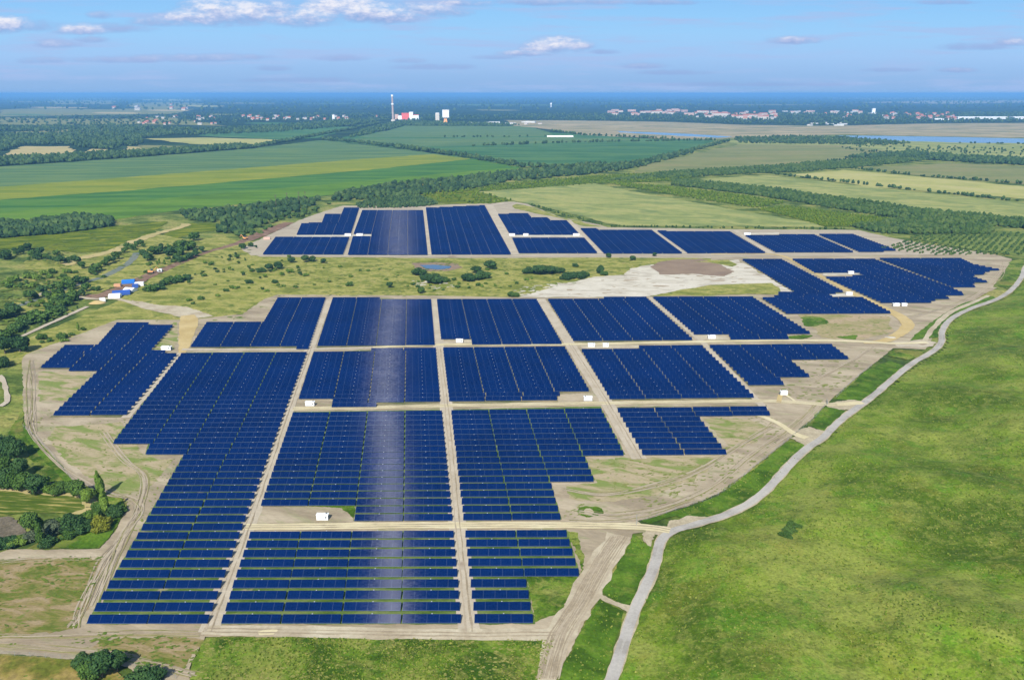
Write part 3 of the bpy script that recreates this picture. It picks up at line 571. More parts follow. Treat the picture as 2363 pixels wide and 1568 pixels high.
# ------------------------------------------------------------------ hill on the right
def hill():
    rd = np.array([[p.x, p.y] for p in cat([P(x, y) for x, y in ROAD], 8)])
    xs = np.concatenate([np.arange(20, 260, 2.5), np.arange(260, 760, 5)]); ys = np.concatenate([np.arange(120, 420, 2.5), np.arange(420, 1300, 5)])
    X_, Y_ = np.meshgrid(xs, ys); D = np.full(X_.shape, 1e9); S = np.zeros(X_.shape)
    for a, b in zip(rd[:-1], rd[1:]):
        ab = b - a; l2 = ab @ ab + 1e-9
        t = np.clip(((X_ - a[0]) * ab[0] + (Y_ - a[1]) * ab[1]) / l2, 0, 1)
        dx, dy = X_ - a[0] - t * ab[0], Y_ - a[1] - t * ab[1]; d = np.hypot(dx, dy)
        cr = ab[0] * dy - ab[1] * dx
        m_ = d < D; D[m_] = d[m_]; S[m_] = np.where(cr[m_] < 0, 1, -1)
    sd_ = D * S
    Z_ = np.where(sd_ > 3.2, .72 + 38 * (1 - np.exp(-np.maximum(sd_ - 4, 0) * .0046)), .72 - (3.2 - np.maximum(sd_, -4)) * .5)
    for j in range(X_.shape[0]):
        for i in range(X_.shape[1]):
            if sd_[j, i] > 3.2:
                k = min(1, (sd_[j, i] - 3.2) / 25)
                Z_[j, i] += k * (mnoise.noise(Vector((X_[j, i] * .018, Y_[j, i] * .018, 1))) * 5.5 + mnoise.noise(Vector((X_[j, i] * .06, Y_[j, i] * .06, 4))) * 1.5 + mnoise.noise(Vector((X_[j, i] * .2, Y_[j, i] * .2, 7))) * .35)
    nx = len(xs); idx = np.arange(X_.size).reshape(X_.shape)
    keep = (sd_[:-1, :-1] > 0) & (sd_[1:, 1:] > 0) & (sd_[1:, :-1] > 0) & (sd_[:-1, 1:] > 0)
    a = idx[:-1, :-1][keep]; b = idx[:-1, 1:][keep]; c = idx[1:, 1:][keep]; d = idx[1:, :-1][keep]
    me = npmesh('hill', np.stack([X_.ravel(), Y_.ravel(), Z_.ravel()], 1), np.stack([a, b, c, d], 1))
    o = link('hill', me, [M['hill']]); tag(o, kind='structure')
    me.polygons.foreach_set('use_smooth', np.ones(len(me.polygons), bool))
    def hz(x, y):
        j = int(np.searchsorted(ys, y)); i = int(np.searchsorted(xs, x))
        if 0 <= j < len(ys) and 0 <= i < len(xs): return float(Z_[j, i])
        return 0
    return hz
hillz = hill()

def tufts(name, x0, x1, y0, y1, n, zf, mat, label, inside):
    V_ = []; k = 0
    while k < n:
        x, y = rnd.uniform(x0, x1), rnd.uniform(y0, y1)
        # nearer ground gets more of them
        if rnd.random() > (260.0 / max(260.0, y)) ** 1.5: continue
        if mnoise.noise(Vector((x * .05, y * .05, 9))) < rnd.uniform(-.5, .4): continue
        k += 1
        z = zf(x, y)
        if z is None: continue
        s_ = rnd.uniform(.25, .7)
        for q in range(3):
            a = rnd.uniform(0, 3.1416); dx, dy = math.cos(a) * s_ * .7, math.sin(a) * s_ * .7; lx, ly, h_ = rnd.uniform(-.3, .3) * s_, rnd.uniform(-.3, .3) * s_, s_ * rnd.uniform(.5, 1.0)
            V_ += [(x - dx, y - dy, z - .05), (x + dx, y + dy, z - .05), (x + dx * .6 + lx, y + dy * .6 + ly, z + h_), (x - dx * .6 + lx, y - dy * .6 + ly, z + h_ * .8)]
    me = npmesh(name, V_, np.arange(len(V_)).reshape(-1, 4)); tag(link(name, me, [mat]), label, 'grass', kind='stuff')
def inp(poly):
    pg = [P(x, y) for x, y in poly]; m_ = len(pg)
    def f(x, y):
        c = False
        for i in range(m_):
            a, b = pg[i], pg[(i + 1) % m_]
            if (a.y > y) != (b.y > y) and x < (b.x - a.x) * (y - a.y) / (b.y - a.y) + a.x: c = not c
        return c
    return f
TG1, _t, _b = base_mat('tuft_leaf', .9, .1)
_t.put(_b.inputs['Base Color'], _t.ramp(_t.n('ShaderNodeNewGeometry').outputs['Random Per Island'], [(0, c8(84, 116, 30)), (.35, c8(110, 148, 44)), (.7, c8(140, 166, 66)), (1, c8(178, 180, 108))]))
tufts('grass_tufts', 30, 420, 215, 900, 30000, lambda x, y: (hillz(x, y) if hillz(x, y) > .8 else None), TG1, 'tufts of taller grass all over the green slope on the right', None)
_in = inp([(475, 1474), (664, 1472), (1086, 1480), (1280, 1478), (1240, 1590), (437, 1600), (443, 1532)])
tufts('grass_tufts', -110, 25, 225, 275, 7000, lambda x, y: (.7 if _in(x, y) else None), TG1, 'tufts of grass along the bottom edge of the picture', None)
_in2 = inp([(1478, 1204), (1590, 1172), (1740, 1083), (1862, 1024), (1790, 1108), (1630, 1196), (1500, 1208)]); _in3 = inp([(1462, 1236), (1500, 1262), (1496, 1300), (1440, 1400), (1390, 1366)]); _in4 = inp([(1382, 1387), (1436, 1412), (1392, 1568), (1284, 1568), (1362, 1412)])
tufts('grass_tufts', 20, 300, 230, 460, 9000, lambda x, y: (.66 if (_in2(x, y) or _in3(x, y) or _in4(x, y)) else None), TG1, 'tufts in the green strips between the bare soil and the road', None)
# ------------------------------------------------------------------ solar tables
def panelmat():
    m_, t, b = base_mat('solar_glass', .4, .5)
    uv = t.n('ShaderNodeUVMap'); uv.uv_map = 'UVMap'
    sp = t.n('ShaderNodeSeparateXYZ'); t.put(sp.inputs[0], uv.outputs[0]); u, v = sp.outputs[0], sp.outputs[1]
    def line(c, per, wd):
        return t.m('LESS_THAN', t.m('FRACT', t.m('DIVIDE', c, per)), wd / per)
    seam = t.m('MAXIMUM', line(u, 1.2, .035), line(v, .6, .03))
    wide = line(u, 4.8, .09)
    wn = t.n('ShaderNodeTexWhiteNoise', noise_dimensions='3D')
    cb = t.n('ShaderNodeCombineXYZ'); g = t.n('ShaderNodeNewGeometry'); sg = t.n('ShaderNodeSeparateXYZ'); t.put(sg.inputs[0], g.outputs['Position'])
    t.put(cb.inputs[0], t.m('FLOOR', t.m('DIVIDE', sg.outputs[0], 1.2))); t.put(cb.inputs[1], t.m('FLOOR', t.m('DIVIDE', v, .6))); t.put(cb.inputs[2], t.m('FLOOR', t.m('DIVIDE', sg.outputs[1], 5)))
    t.put(wn.inputs[0], cb.outputs[0])
    k = t.m('ADD', .88, t.m('MULTIPLY', wn.outputs['Value'], .24))
    kc = t.n('ShaderNodeCombineColor'); [t.put(kc.inputs[i], k) for i in range(3)]
    col = t.mix(1.0, (.0002, .0098, .058), kc.outputs[0], 'MULTIPLY')
    pn = t.step(t.noise(g.outputs['Position'], .02, 4, .6), .3, .7)
    col = t.mix(t.m('MULTIPLY', pn, .7), col, (.0004, .014, .082))
    col = t.mix(t.m('MULTIPLY', seam, .3), col, (.025, .075, .19))
    col = t.mix(t.m('MULTIPLY', wide, .35), col, (.14, .20, .29))
    col = t.mix(t.m('MULTIPLY', t.m('LESS_THAN', v, .16), .6), col, (.12, .17, .25))
    t.put(b.inputs['Base Color'], col)
    b.inputs['Roughness'].default_value = .3; b.inputs['Specular IOR Level'].default_value = .05
    # ribbed cover glass: a second, strongly anisotropic reflection, narrow along the row
    gl = t.n('ShaderNodeBsdfAnisotropic'); gl.distribution = 'BECKMANN'
    gl.inputs['Anisotropy'].default_value = .85
    t.put(gl.inputs['Roughness'], t.m('ADD', .245, t.m('MULTIPLY', wn.outputs['Value'], .05)))
    tg = t.n('ShaderNodeTangent'); tg.direction_type = 'UV_MAP'; tg.uv_map = 'UVMap'
    t.put(gl.inputs['Tangent'], tg.outputs[0]); gl.inputs['Rotation'].default_value = 0.0
    ln = t.step(t.noise(g.outputs['Position'], .06, 5, .75), .44, .64)
    gk = t.m('ADD', .002, t.m('MULTIPLY', t.m('ADD', .35, t.m('MULTIPLY', wn.outputs['Value'], .65)), t.m('ADD', .00022, t.m('MULTIPLY', ln, .0010))))
    gc = t.n('ShaderNodeCombineColor'); [t.put(gc.inputs[i], gk) for i in range(3)]
    t.put(gl.inputs['Color'], gc.outputs[0])
    ad = t.n('ShaderNodeAddShader'); out = [n_ for n_ in t.t.nodes if n_.type == 'OUTPUT_MATERIAL'][0]
    t.put(ad.inputs[0], b.outputs[0]); t.put(ad.inputs[1], gl.outputs[0]); t.put(out.inputs['Surface'], ad.outputs[0])
    return m_
PM = panelmat()
GALV = pmat('galvanised_steel', (.45, .46, .47), .45, .7)
BOXM = pmat('grey_cabinet', (.42, .44, .46), .5)
TILT = R(30); SL = 3.75; LOW = .7
UPZ = LOW + SL * math.sin(TILT); DY = SL * math.cos(TILT)
def panel_arrays(x0, x1, y, zoff=0):
    """slab: 8 verts, lower front edge at y"""
    th = .05; ny, nz = -math.sin(TILT) * th, math.cos(TILT) * th
    V = []
    for (dz_, yy, zz) in ((1, 0, 0), (0, 0, 0)):
        V += [(x0, y + ny * dz_, LOW + nz * dz_ + zoff), (x1, y + ny * dz_, LOW + nz * dz_ + zoff), (x1, y + DY + ny * dz_, UPZ + nz * dz_ + zoff), (x0, y + DY + ny * dz_, UPZ + nz * dz_ + zoff)]
    return V
PF = [(0, 1, 2, 3), (7, 6, 5, 4), (0, 4, 5, 1), (1, 5, 6, 2), (2, 6, 7, 3), (3, 7, 4, 0)]
def panel_uv(me, lens):
    uvl = me.uv_layers.new(name='UVMap'); out = []
    for ln in lens:
        out += [0, 0, ln, 0, ln, SL, 0, SL] + [.5, .3] * 4 * 5
    uvl.data.foreach_set('uv', np.array(out, np.float32))
def frame_mb(mb, ln, far=False):
    n = max(3, round(ln / 4.8))
    for i in range(n):
        x = -ln / 2 + .8 + (ln - 1.6) * i / (n - 1)
        mb.box(x - .05, x + .05, .7, .8, 0, LOW + .26); mb.box(x - .05, x + .05, DY - .8, DY - .7, 0, UPZ - .42)
        mb.cyl((x, .3, LOW + .06), (x, DY - .3, UPZ - .22), .05, .05, 4)
    for yy in (.75, DY - .75):
        z = LOW + yy * math.tan(TILT) - .16
        mb.box(-ln / 2 + .1, ln / 2 - .1, yy - .04, yy + .04, z, z + .08)
PROTO = {}
def table_proto(ln):
    k = round(ln * 2) / 2
    if k in PROTO: return PROTO[k]
    me = bpy.data.meshes.new('panel_surface'); me.from_pydata(panel_arrays(-k / 2, k / 2, 0), [], PF); me.update(); panel_uv(me, [k]); me.materials.append(PM)
    mb = MB(); frame_mb(mb, k); fm = mb.mesh('support_frame'); fm.materials.append(GALV)
    mb = MB(); mb.box(-.2, .2, DY + .02, DY + .24, UPZ - .75, UPZ + .16)
    mb.box(-.24, .24, DY - .02, DY + .28, UPZ + .162, UPZ + .2)
    jm = mb.mesh('combiner_box'); jm.materials.append(BOXM)
    PROTO[k] = (me, fm, jm); return PROTO[k]

S_K = [(250, .0), (330, .010), (400, .02), (480, .036), (600, .034), (700, .02), (800, .008), (950, 0), (1100, 0), (1600, 0)]
def sl(v): return float(np.interp(v, [a for a, _ in S_K], [b for _, b in S_K]))
def vof(x, y):
    v = y
    for _ in range(4): v = y - sl(v) * x
    return v
BLOCKS = [
 ('far left', [(268,745),(403,747),(348,808),(412,813),(288,962),(117,962),(228,852),(88,850),(148,797),(222,797)]),
 ('long left', [(420,812),(710,810),(480,1439),(198,1440),(424,1047),(335,1046),(346,1020),(261,1019)]),
 ('inner left', [(640,686),(752,686),(713,803),(437,803),(476,745),(606,744)]),
 ('streaked centre', [(767,686),(995,689),(1004,798),(730,803)]),
 ('upper centre', [(1007,689),(1237,688),(1296,791),(1088,793),(1087,785),(1017,785)]),
 ('upper centre right', [(1262,688),(1491,685),(1601,787),(1324,791)]),
 ('upper right', [(1504,684),(1732,682),(1870,769),(1814,769),(1821,784),(1686,785),(1680,773),(1603,773)]),
 ('bent right', [(1710,597),(1802,597),(1951,676),(1908,677),(1920,685),(1985,685),(2056,722),(1813,723),(1753,686),(1795,685),(1795,676),(1836,676)]),
 ('right', [(1826,597),(2017,597),(2190,663),(2228,679),(2181,683),(2192,690),(2145,693),(2148,697),(2032,698),(1899,637),(1994,636),(1980,628),(1878,627)]),
 ('far right', [(2028,596),(2215,594.5),(2246,609),(2308,621.5),(2268,625.6),(2277,631),(2239,637),(2280,651),(2240,654),(2249,661),(2194,662)]),
 ('middle right', [(1339,805),(1473,804),(1474,797),(1616,793),(1746,921),(1408,924)]),
 ('stepped right', [(1631,793),(1914,791),(1961,827),(1823,829),(1869,869),(1798,872),(1811,890),(1730,891)]),
 ('middle left', [(723,810),(1006,802),(1017,932),(765,937),(767,918),(689,918)]),
 ('middle centre', [(1021,802),(1303,799),(1363,907),(1284,910),(1288,929),(1036,932)]),
 ('lower left', [(675,949),(1020,944),(1045,1199),(816,1203),(821,1168),(601,1166)]),
 ('lower centre', [(1039,944),(1384,936),(1441,1047),(1348,1051),(1371,1108),(1270,1111),(1294,1197),(1068,1199)]),
 ('lower right', [(1419,938),(1765,932),(1778,956),(1611,959),(1676,1044),(1480,1047)]),
 ('bottom left', [(576,1226),(1047,1225),(1066,1440),(509,1440)]),
 ('bottom right', [(1071,1225),(1306,1221),(1338,1327),(1213,1329),(1232,1440),(1094,1440)]),
 ('far field lower left', [(635,546),(806,547),(792,587),(606,587)]),
 ('far field stepped left', [(695,516),(742,514),(749,494),(787,493),(793,479),(829,479),(809,541),(684,541)]),
 ('far field centre left', [(835,485),(976,485),(987,587),(802,587),(813,547),(856,547),(857,540),(815,540)]),
 ('far field centre', [(982,479),(1118,473),(1179,587),(995,587)]),
 ('far field stepped right', [(1148,493),(1218,492),(1226,501),(1263,502),(1271,508),(1307,508),(1337,541),(1176,541)]),
 ('far field lower right', [(1181,548),(1348,548),(1378,584),(1196,584)]),
 ('far field middle right', [(1338,526),(1374,526),(1382,530),(1504,531),(1574,584),(1392,584)]),
 ('far field right', [(1516,532),(1685,534),(1766,584),(1585,584)]),
 ('far field outer right', [(1719,543),(1798,541),(1880,541),(1969,582),(1788,582)]),
 ('far field last', [(1889,540),(1970,540),(2072,580),(1980,581)])]
TABLES = []
PITCH_R = 7.97
ORD = ['first', 'second', 'third', 'fourth', 'fifth', 'sixth', 'seventh', 'eighth', 'ninth', 'tenth', 'eleventh', 'twelfth', 'thirteenth', 'fourteenth', 'fifteenth', 'sixteenth', 'seventeenth', 'eighteenth', 'nineteenth', 'twentieth']
for bi, (bn, poly) in enumerate(BLOCKS):
    ys_all = [y for _, y in poly]; ymid = (min(ys_all) + max(ys_all)) / 2
    pg = []
    for x, y in poly:
        zz = .75 if y > ymid else 2.2      # lower corners sit on the front edge, upper ones on the top edge
        p = P(x, y, zz if len(poly) < 6 else (1.2 if y > ymid else 2.0)); pg.append((p.x, vof(p.x, p.y)))
    v0 = min(v for _, v in pg); v1 = max(v for _, v in pg)
    if v1 < 820:  ph = 269.2
    else: ph = v0
    rows = []
    k0 = math.ceil((v0 - 2.6 - ph) / PITCH_R)
    k = k0
    while True:
        v = ph + k * PITCH_R + (0 if v1 < 820 else .3)
        if v + DY > v1 + 2.6: break
        vm = v + DY / 2
        xs_ = []
        n = len(pg)
        for i in range(n):
            (xa, va), (xb, vb) = pg[i], pg[(i + 1) % n]
            if (va <= vm) != (vb <= vm): xs_.append(xa + (xb - xa) * (vm - va) / (vb - va))
        xs_.sort()
        if len(xs_) >= 2:
            for i in range(0, len(xs_) - 1, 2):
                if xs_[i + 1] - xs_[i] > 10: rows.append((v, xs_[i], xs_[i + 1]))
        k += 1
    for ri, (v, xa, xb) in enumerate(rows):
        ln = xb - xa; n = max(1, round(ln / 24.2)); L1 = ln / n
        for j in range(n):
            uc = xa + (j + .5) * L1; s = sl(v)
            TABLES.append(dict(b=bn, row=ri, col=j, n=n, x=uc, y=v + s * uc, r=math.atan(s) * .3, ln=L1 - .55))
TABLES.sort(key=lambda t: math.hypot(t['x'], t['y'], H))
near, rest = TABLES[:300], TABLES[300:]
print('tables', len(TABLES))
rowcount = {}
DESC = {'long left': 'long block left of the left lane', 'bottom left': 'bottom block left of the centre lane', 'bottom right': 'bottom block right of the centre lane',
        'lower left': 'block behind the front white hut', 'lower centre': 'block right of the centre lane', 'lower right': 'lower right block'}
for t in near:
    me, fm, jm = table_proto(t['ln'])
    e = empty('solar_table', (t['x'], t['y'], .62), t['r'])
    rr = ORD[t['row']] if t['row'] < 20 else '%dth' % (t['row'] + 1)
    tag(e, 'solar table %s from left in %s row from front, %s block' % (ORD[t['col']], rr, t['b']), 'solar panel', 'rows of blue solar tables')
    zl = 0.62 - .62
    link('panel_surface', me, [], e); link('support_frame', fm, [], e); link('combiner_box', jm, [], e)
# all the further tables as one mass
V = []; Fc = []; lens = []; mi = []
Vb = []; Fb = []
for t in rest:
    c, s = math.cos(t['r']), math.sin(t['r']); b = len(V)
    for (x, y, z) in panel_arrays(-t['ln'] / 2, t['ln'] / 2, 0, .62): V.append((t['x'] + x * c - y * s, t['y'] + x * s + y * c, z))
    Fc += [tuple(b + i for i in f) for f in PF]; lens.append(t['ln'])
for t in rest:
    c, s = math.cos(t['r']), math.sin(t['r'])
    hl = t['ln'] / 2
    bx = [(-.2, .2, DY + .02, DY + .28, UPZ - .75, UPZ + .2)] + [(q - .06, q + .06, DY - .8, DY - .68, 0, UPZ - .42) for q in (-hl + 1, 0, hl - 1)] + [(q - .06, q + .06, .7, .8, 0, LOW + .26) for q in (-hl + 1, 0, hl - 1)]
    for (x0, x1, y0, y1, z0, z1) in bx:
        b = len(Vb)
        for z in (z0, z1):
            for y in (y0, y1):
                for x in (x0, x1): Vb.append((t['x'] + x * c - y * s, t['y'] + x * s + y * c, z + .62))
        Fb += [tuple(b + i for i in f) for f in ((0, 2, 3, 1), (4, 5, 7, 6), (0, 1, 5, 4), (2, 6, 7, 3), (0, 4, 6, 2), (1, 3, 7, 5))]
nV = len(V); V += Vb; nP = len(Fc); Fc += [tuple(nV + i for i in f) for f in Fb]
me = npmesh('solar_tables', V, Fc)
uvl = me.uv_layers.new(name='UVMap'); out = []
for ln in lens: out += [0, 0, ln, 0, ln, SL, 0, SL] + [.5, .3] * 20
out += [.5, .3] * 4 * len(Fb); uvl.data.foreach_set('uv', np.array(out, np.float32))
me.materials.append(PM); me.materials.append(BOXM)
me.polygons.foreach_set('material_index', np.array([0] * nP + [1] * len(Fb), np.int32))
o = link('solar_tables', me); tag(o, 'mass of further blue solar tables stretching back from the front rows', 'solar panels', kind='stuff')
# ground between the rows
for bn, poly in BLOCKS:
    if 'far field' in bn: continue
    yy = sum(y for _, y in poly) / len(poly)
    cx_ = sum(x for x, _ in poly) / len(poly)
    q = [(x + (-1.0 if x < cx_ else 1.0), y + (1.5 if y > yy else 2)) for x, y in poly]
    patch('row_ground', q, M['rowgrass'] if yy > 1000 else M['rowsand'], .78 if yy > 1000 else .77, .35, 3)
patch('grass_verge', [(800, 1168), (818, 1168), (816, 1203), (808, 1196), (796, 1180), (760, 1172), (700, 1168)], M['lush'], .795, .6, 2.5)

# ------------------------------------------------------------------ transformer huts
HW = pmat('hut_render', (.78, .78, .75), .7, 0, .06); HR = pmat('hut_roof', (.82, .82, .80), .6, 0, .05); HD = pmat('hut_door', (.10, .12, .13), .5); HG = pmat('hut_plinth', (.45, .43, .4), .8)
def hut_proto():
    mb = MB(); mb.box(-3.2, 3.2, -1.35, 1.35, .3, 2.9); body = mb.mesh('body'); body.materials.append(HW)
    mb = MB(); mb.box(-3.4, 3.4, -1.5, 1.5, 2.903, 3.08); mb.box(-3.1, 3.1, -1.2, 1.2, 3.083, 3.16); roof = mb.mesh('roof'); roof.materials.append(HR)
    mb = MB(); mb.box(-3.3, 3.3, -1.45, 1.45, 0, .3); pl = mb.mesh('plinth'); pl.materials.append(HG)
    mb = MB(); mb.box(3.203, 3.26, -.75, .75, .35, 2.5); mb.box(3.262, 3.3, -.06, .06, 1.2, 1.5); dr = mb.mesh('door'); dr.materials.append(HD)
    mb = MB()
    for k in range(6): mb.box(1.5, 2.5, -1.40, -1.353, 1.3 + k * .16, 1.4 + k * .16)
    vt = mb.mesh('vent'); vt.materials.append(HD)
    mb = MB(); mb.cyl((2.1, .3, 3.16), (2.1, .3, 3.55), .35, .35, 12); mb.cyl((2.1, .3, 3.55), (2.1, .3, 3.7), .5, .2, 12); cp = mb.mesh('roof_fan'); cp.materials.append(HD)
    return [body, roof, pl, dr, vt, cp]
HP = hut_proto()
mb = MB(); mb.box(3.302, 3.36, .5, .6, 1.2, 1.4); HP_HANDLE = mb.mesh('handle'); HP_HANDLE.materials.append(HR)
HUTS = [
 (745, 1200, 1.0, 'white transformer hut on bare sand below the lower left block, nearest hut', 1),
 (716, 937, 1.05, 'white transformer hut beside the left lane, left end of the second gravel road', 1),
 (1356, 925, 1.0, 'white transformer hut beside the third lane, above the second gravel road', -1),
 (1807, 912, .85, 'white transformer hut standing alone on sand right of the arrays', -1),
 (1364, 801, 1.0, 'left white hut of the pair on the upper gravel road', 1),
 (1397, 801, .85, 'right white hut of the pair on the upper gravel road', 1),
 (1060, 791, 1.0, 'white transformer hut in the notch right of the centre lane', 1),
 (1641, 782, 1.1, 'white transformer hut in the notch of the upper right block', -1),
 (385, 808, 1.4, 'long white transformer hut at the corner by the left entrance road', 1),
 (2066, 707, 1.1, 'left white hut of the pair below the right block', -1),
 (2085, 707, .9, 'right white hut of the pair below the right block', 1),
 (1958, 681, 1.1, 'white transformer hut beside the diagonal lane in the bent block', 1),
 (1962, 632, 1.1, 'white transformer hut in the slot of the right block', -1),
 (803, 544, 1.6, 'left white hut on the cross pad of the far field', 1),
 (830, 544, 1.6, 'right white hut on the cross pad of the far field', 1),
 (1181, 544, 1.5, 'first white hut along the far field middle strip', 1),
 (1213, 544, 1.3, 'second white hut along the far field middle strip', 1),
 (1329, 544, 1.6, 'third white hut at the right end of the far field strip', 1),
 (1723, 542, 1.6, 'white hut at the top left corner of the outer far field block', 1)]
for (x, y, s, lab, fl) in HUTS:
    p = P(x, y); s *= .88; e = empty('transformer_hut', (p.x, p.y, .92), 0.0 if fl > 0 else math.pi, (s, s, .95)); tag(e, lab, 'hut', 'white transformer huts among the arrays')
    ob = [link(m_.name.split('.')[0], m_, [], e) for m_ in HP]; ob[4].parent = ob[0]; ob[5].parent = ob[1]; link('handle', HP_HANDLE, [], ob[3])
for pts in ([(684, 542), (857, 541), (857, 546), (684, 547)], [(1174, 541), (1340, 541), (1343, 547), (1177, 547)], [(1715, 538), (1797, 537), (1797, 541), (1716, 542)],
            [(1898, 630), (1978, 628), (1992, 633), (1900, 636)], [(1910, 679), (1958, 677), (1975, 684), (1922, 685)]):
    patch('pale_pad', pts, M['white'], .87, .4, 5)
for pts in ([(592, 1170), (790, 1172), (812, 1200), (812, 1206), (578, 1210)], [(690, 919), (766, 919), (765, 936), (682, 940)], [(1286, 911), (1364, 908), (1372, 926), (1290, 929)], [(1017, 785), (1087, 785), (1088, 792), (1018, 793)], [(1340, 798), (1473, 796), (1472, 803), (1342, 805)], [(1605, 773), (1680, 773), (1686, 784), (1612, 785)]):
    patch('bare_soil', pts, M['sand'] if pts[0][1] > 900 else M['track'], .80, .6, 3)

# ------------------------------------------------------------------ trees
def leafmat(name, c1, c2):
    m_, t, b = base_mat(name, .8, .15)
    oi = t.n('ShaderNodeObjectInfo'); g = t.n('ShaderNodeNewGeometry')
    ri = g.outputs['Random Per Island']
    f = t.m('ADD', t.m('MULTIPLY', ri, .55), t.m('MULTIPLY', oi.outputs['Random'], .45))
    col = t.mix(f, c1, c2)
    t.put(b.inputs['Base Color'], col)
    return m_
LF = {'dark': leafmat('leaf_dark', (.018, .054, .016), (.066, .130, .032)), 'mid': leafmat('leaf_mid', (.030, .080, .012), (.095, .165, .030)),
      'light': leafmat('leaf_light', (.07, .14, .014), (.16, .24, .035)), 'gold': leafmat('leaf_gold', (.10, .12, .01), (.19, .20, .02)), 'conifer': leafmat('leaf_conifer', (.012, .036, .016), (.035, .072, .028)),
      'grey': leafmat('leaf_grey', (.06, .085, .045), (.12, .15, .08))}
BARK = pmat('bark', (.12, .09, .06), .9)
def crown_mesh(kind, seed, n):
    r = np.random.RandomState(seed); pts = []; nr = []
    if kind == 'round':
        lobes = [((0, 0, .62), (.40, .40, .34))] + [((.30 * math.cos(a) * r.uniform(.7, 1.1), .30 * math.sin(a) * r.uniform(.7, 1.1), r.uniform(.36, .74)), (r.uniform(.16, .27),) * 2 + (r.uniform(.15, .24),)) for a in r.uniform(0, 6.28, 8)]
    elif kind == 'bush':
        lobes = [((0, 0, .42), (.42, .40, .36))] + [((.42 * math.cos(a) * r.uniform(.6, 1.1), .42 * math.sin(a) * r.uniform(.6, 1.1), r.uniform(.22, .6)), (r.uniform(.18, .32),) * 2 + (r.uniform(.2, .34),)) for a in r.uniform(0, 6.28, 8)]
    elif kind == 'poplar':
        lobes = [((r.uniform(-.04, .04), r.uniform(-.04, .04), z), (.17 * w_, .17 * w_, .16)) for z, w_ in ((.2, .8), (.32, 1.05), (.45, 1.1), (.58, 1.0), (.7, .85), (.82, .6), (.92, .35))]
    else:
        lobes = [((0, 0, z), (w_, w_, .10)) for z, w_ in ((.18, .26), (.3, .27), (.42, .23), (.54, .19), (.66, .15), (.78, .11), (.88, .07), (.95, .035))]
    wts = np.array([a[1][0] * a[1][1] + a[1][0] * a[1][2] for a in lobes]); wts /= wts.sum()
    which = r.choice(len(lobes), n, p=wts)
    d = r.normal(size=(n, 3)); d /= np.linalg.norm(d, axis=1)[:, None]
    rad = r.uniform(.55, 1.06, n) ** .6
    C_ = np.array([lobes[i][0] for i in which]); S_ = np.array([lobes[i][1] for i in which])
    p = C_ + d * S_ * rad[:, None]; p[:, 2] = np.maximum(p[:, 2], .03)
    nn_ = d + r.normal(size=(n, 3)) * .55; nn_ /= np.linalg.norm(nn_, axis=1)[:, None]
    t1 = np.cross(nn_, r.normal(size=(n, 3))); t1 /= np.linalg.norm(t1, axis=1)[:, None]; t2 = np.cross(nn_, t1)
    s = (.034 if n > 900 else .065) * r.uniform(.6, 1.5, n)[:, None]
    V_ = np.stack([p - t1 * s - t2 * s * .8, p + t1 * s - t2 * s * .6, p + t1 * s * .8 + t2 * s, p - t1 * s * .7 + t2 * s * .9], 1).reshape(-1, 3)
    return npmesh('crown', V_, np.arange(4 * n).reshape(n, 4))
def trunk_mesh(seed, hh=.55):
    r = random.Random(seed); mb = MB(); mb.cyl((0, 0, -.02), (0, 0, hh), .028, .014, 7)
    for k in range(5):
        a = r.uniform(0, 6.28); z = r.uniform(.2, .45); mb.cyl((0, 0, z), (.22 * math.cos(a), .22 * math.sin(a), z + .2), .012, .005, 5)
    return mb.mesh('trunk')
CR = {}
for kd in ('round', 'bush', 'poplar', 'cone'):
    for sdd in range(3):
        for hi in (0, 1):
            CR[(kd, sdd, hi)] = crown_mesh(kd, 10 + sdd * 7 + len(kd), 2600 if hi else 480)
TR = [trunk_mesh(i) for i in range(3)]
CRM = {}
def tree(p, h, wd, kd, leaf, label, cat_, group=None, hi=False, zb=.55):
    sdd = rnd.randrange(3); key = (kd, sdd, int(hi), leaf)
    if key not in CRM:
        me = CR[(kd, sdd, int(hi))].copy(); me.materials.clear(); me.materials.append(LF[leaf]); CRM[key] = me
        if not TR[0].materials: [q.materials.append(BARK) for q in TR]
    nm = {'round': 'tree', 'bush': 'bush', 'poplar': 'poplar_tree', 'cone': 'conifer_tree'}[kd]
    e = empty(nm, (p.x, p.y, zb), rnd.uniform(0, 6.28), (wd, wd, h)); tag(e, label, cat_, group)
    link('crown', CRM[key], [], e); link('trunk', TR[sdd], [], e); return e
NT_ = [0]
